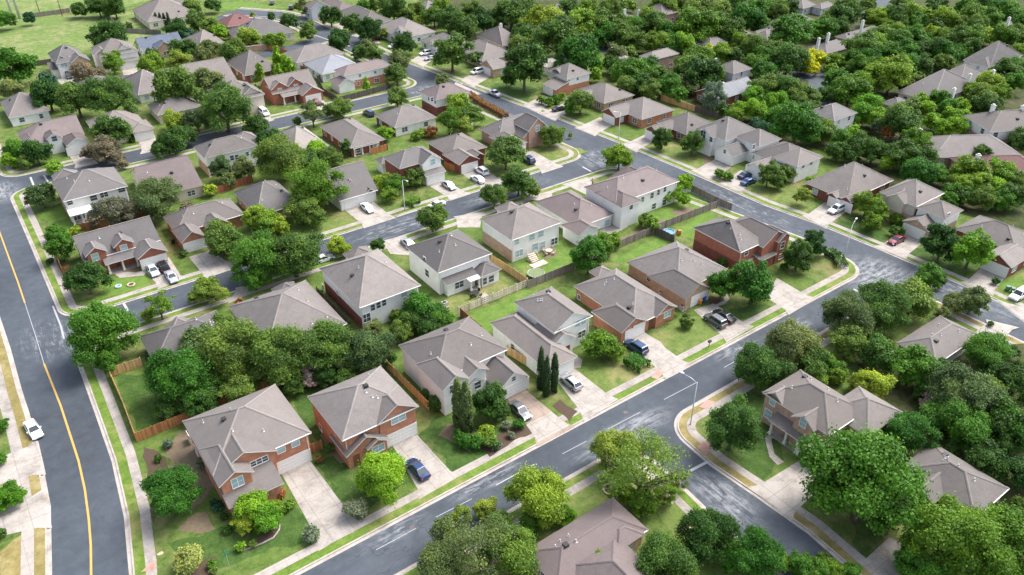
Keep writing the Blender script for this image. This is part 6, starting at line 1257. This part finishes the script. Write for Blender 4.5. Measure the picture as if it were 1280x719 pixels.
def slide(u, v):
    p = at(u, v); root = empty('toy_slide', p, 1.); m = MB(); m.box(-.3, .3, -.3, .3, 0, 1.1); m.build('ladder', M['toy_orange'], root); m = MB(); m.face([(.3, -.25, 1.05), (1.6, -.25, .1), (1.6, .25, .1), (.3, .25, 1.05)]); m.face([(.3, .25, .95), (1.6, .25, .02), (1.6, -.25, .02), (.3, -.25, .95)]); m.build('chute', M['pool_blue'], root); tag(root, 'orange and blue toy slide beside the paddling pool', 'slide')
slide(849, 294)
def ac(u, v, label):
    p = at(u, v); root = empty('air_conditioner', p); m = MB(); m.box(-.45, .45, -.45, .45, 0, .9); m.build('casing', M['vent'], root); q = MB(); q.tube([(0, 0, .9), (0, 0, .95)], [.36, .36], 14); q.build('fan_grille', M['black'], root); q = MB(); q.box(-.6, .6, -.6, .6, -.06, .0); q.build('base_slab', M['kerb'], root); tag(root, label, 'air conditioner')
ac(826, 370, 'grey air conditioner against the side of the tan brick bungalow'); ac(853, 387, 'grey air conditioner near the front of the tan brick bungalow'); ac(556, 383, 'grey air conditioner behind the white house with patio awning')
def rock(u, v, r, label):
    p = at(u, v); root = None; rr = random.Random(int(u)); import bmesh
    bm = bmesh.new(); bmesh.ops.create_icosphere(bm, subdivisions=3, radius=1)
    for vv in bm.verts: n = 1+.18*math.sin(vv.co.x*4+u)+.15*math.sin(vv.co.y*5+v)+rr.uniform(-.04, .04); vv.co = Vector((vv.co.x*r*n, vv.co.y*r*.75*n, max(-.1, vv.co.z*r*.55*n)))
    me = bpy.data.meshes.new('boulder'); bm.to_mesh(me); bm.free(); me.materials.append(M['rock']); o = bpy.data.objects.new('boulder', me); C.objects.link(o); o.location = p; tag(o, label, 'boulder')
rock(831, 623, 1.5, 'large pale limestone boulder under the thin corner trees'); rock(806, 600, 1.0, 'smaller limestone boulder behind the large one at the corner'); rock(856, 660, 1.2, 'pale limestone boulder at the kerb beside the dark tree'); rock(200, 693, .35, 'small white stone in the mulch bed by the curved sidewalk')
def edging(pts, label):
    P = [at(*p) for p in pts]; m = MB(); m.tube([p+Vector((0, 0, .06)) for p in P], [.12]*len(P), 6); o = m.build('bed_edging', M['kerb']); tag(o, label, 'edging')
edging([(300, 684), (302, 690), (312, 686), (328, 680), (342, 673), (349, 663), (350, 657), (343, 660)], 'white curved stone edging of the bed under the bright tree')
def mailbox(u, v, label):
    p = at(u, v); root = empty('mailbox', p); m = MB(); m.box(-.05, .05, -.05, .05, -.05, 1.05); m.build('post', M['bark'], root); q = MB(); q.box(-.3, .3, -.2, .2, 1.0, 1.35); q.build('box', M['black'], root); tag(root, label, 'mailbox')
mailbox(886, 434, 'dark mailbox on the verge beside the driveway of the tan bungalow')
for pts in ([(814, 472), (822, 463), (830, 466), (822, 475)], [(874, 509), (884, 500), (894, 503), (884, 512)], [(872, 560), (881, 551), (890, 558), (882, 570)], [(176, 716), (186, 706), (196, 700), (194, 712)]): patch('kerb_ramp', pts, 'ramp_red', .016)
# ------------------------------------------------------------------ camera, sky, sun
cam = bpy.data.cameras.new('camera'); co = bpy.data.objects.new('camera', cam); C.objects.link(co)
cam.sensor_width = 36; cam.lens = 36*FOC/1280; cam.clip_end = 4000; cam.clip_start = 1
co.location = (0, 0, CAM_H); co.rotation_euler = (math.pi/2-PITCH, 0, -AZ)
co.rotation_euler = (math.pi/2-PITCH, 0, -(math.pi/2-AZ)+0) if False else (math.pi/2-PITCH, 0, -math.atan2(_sa, _ca))
bpy.context.scene.camera = co
SUN_AZ = math.atan2(-.05, .99)      # direction towards the sun, from +X
SUN_EL = rad(55)
w = bpy.data.worlds.new('World'); bpy.context.scene.world = w; w.use_nodes = True
nt = w.node_tree; bg = nt.nodes['Background']
sky = nt.nodes.new('ShaderNodeTexSky'); sky.sky_type = 'NISHITA'; sky.sun_disc = False
sky.sun_elevation = SUN_EL; sky.sun_rotation = math.pi/2-SUN_AZ; sky.dust_density = 3; sky.air_density = 1.0; sky.ozone_density = 1
bw = nt.nodes.new('ShaderNodeRGBToBW'); nt.links.new(sky.outputs[0], bw.inputs[0])
mx = nt.nodes.new('ShaderNodeMix'); mx.data_type = 'RGBA'; mx.inputs[0].default_value = .55      # thin white cloud over the blue
nt.links.new(sky.outputs[0], mx.inputs[6]); nt.links.new(bw.outputs[0], mx.inputs[7]); nt.links.new(mx.outputs[2], bg.inputs['Color']); bg.inputs['Strength'].default_value = .15
sun = bpy.data.lights.new('sun', 'SUN'); sun.energy = 1.45; sun.angle = rad(30); sun.color = (1, .96, .9)
so = bpy.data.objects.new('sun', sun); C.objects.link(so)
d = Vector((math.cos(SUN_EL)*math.cos(SUN_AZ), math.cos(SUN_EL)*math.sin(SUN_AZ), math.sin(SUN_EL)))
so.rotation_euler = d.to_track_quat('Z', 'Y').to_euler(); so.location = (50, 50, 150)
sc = bpy.context.scene; sc.render.engine = 'CYCLES'
sc.view_settings.view_transform = 'Standard'; sc.view_settings.look = 'None'; sc.view_settings.gamma = 1; sc.view_settings.exposure = 1.55
sc.cycles.max_bounces = 5; sc.cycles.diffuse_bounces = 4; sc.cycles.transmission_bounces = 3; sc.cycles.use_denoising = True
sc.cycles.use_adaptive_sampling = True
# ------------------------------------------------------------------ labels for the plants, told apart by what they stand beside
def _place(p, h):
    dx, dy = p['u']-h['px'][0], p['v']-h['px'][1]
    if abs(dx) > 1.1*abs(dy): return 'to the right of' if dx > 0 else 'to the left of'
    return 'in front of' if dy > 0 else 'behind'
_used = {}
for p in PLANTS:
    if p['label']: continue
    hs = sorted(HOUSES, key=lambda h: math.hypot(p['u']-h['px'][0], (p['v']-h['px'][1])*1.3))
    size = 'small ' if p['R'] < 1.6 else 'big ' if p['R'] > 3.6 else ''
    p['opts'] = ['%s%s %s %s the %s' % (size, TONE[p['tone']], KIND[p['kind']], _place(p, h), h['ref']) for h in hs[:1]]
    _used.setdefault(p['opts'][0], []).append(p)
ORD = ['first', 'second', 'third', 'fourth', 'fifth', 'sixth', 'seventh', 'eighth', 'ninth', 'tenth', 'eleventh', 'twelfth', 'thirteenth', 'fourteenth', 'fifteenth', 'sixteenth']
NUM = ['', '', 'two', 'three', 'four', 'five', 'six', 'seven', 'eight', 'nine', 'ten', 'eleven', 'twelve', 'thirteen', 'fourteen', 'fifteen', 'sixteen']
for lab, ps in _used.items():
    if len(ps) == 1: ps[0]['root']['label'] = lab; continue
    # same words: tell them apart by height in the picture when stacked, else from left to right
    du = max(p['u'] for p in ps)-min(p['u'] for p in ps); dv = max(p['v'] for p in ps)-min(p['v'] for p in ps)
    if len(ps) == 2:
        a, b = sorted(ps, key=(lambda p: p['u']) if du > dv else (lambda p: p['v']))
        w = ('left hand ', 'right hand ') if du > dv else ('farther ', 'nearer ')
        big = max(ps, key=lambda p: p['R'])
        r_ = max(p['R'] for p in ps)/min(p['R'] for p in ps)
        if r_ > 1.25: big['root']['label'] = 'larger '+lab; [p for p in ps if p is not big][0]['root']['label'] = 'smaller '+lab
        else: a['root']['label'] = w[0]+lab; b['root']['label'] = w[1]+lab
    else:
        for k, p in enumerate(sorted(ps, key=lambda p: p['u'])):
            p['root']['label'] = ('leftmost ' if k == 0 else 'rightmost ' if k == len(ps)-1 else ORD[k]+' from the left ')+lab
for p in PLANTS:
    l = p['root'].get('label', '')
    for a, b in (('to the left of', 'left of'), ('to the right of', 'right of'), (' from the left ', ' '), ('small ', ''), ('big ', ''), ('spreading ', '')):
        if len(l.split()) > 16: l = l.replace(a, b, 1)
    p['root']['label'] = l
    p['root']['group'] = p['root'].get('group') or ('shrubs in the gardens' if p['kind'] == 'bush' else 'trees of the neighbourhood')
print('plants', len(PLANTS), 'verts', sum(len(o.data.vertices) for o in bpy.data.objects if o.type == 'MESH'))
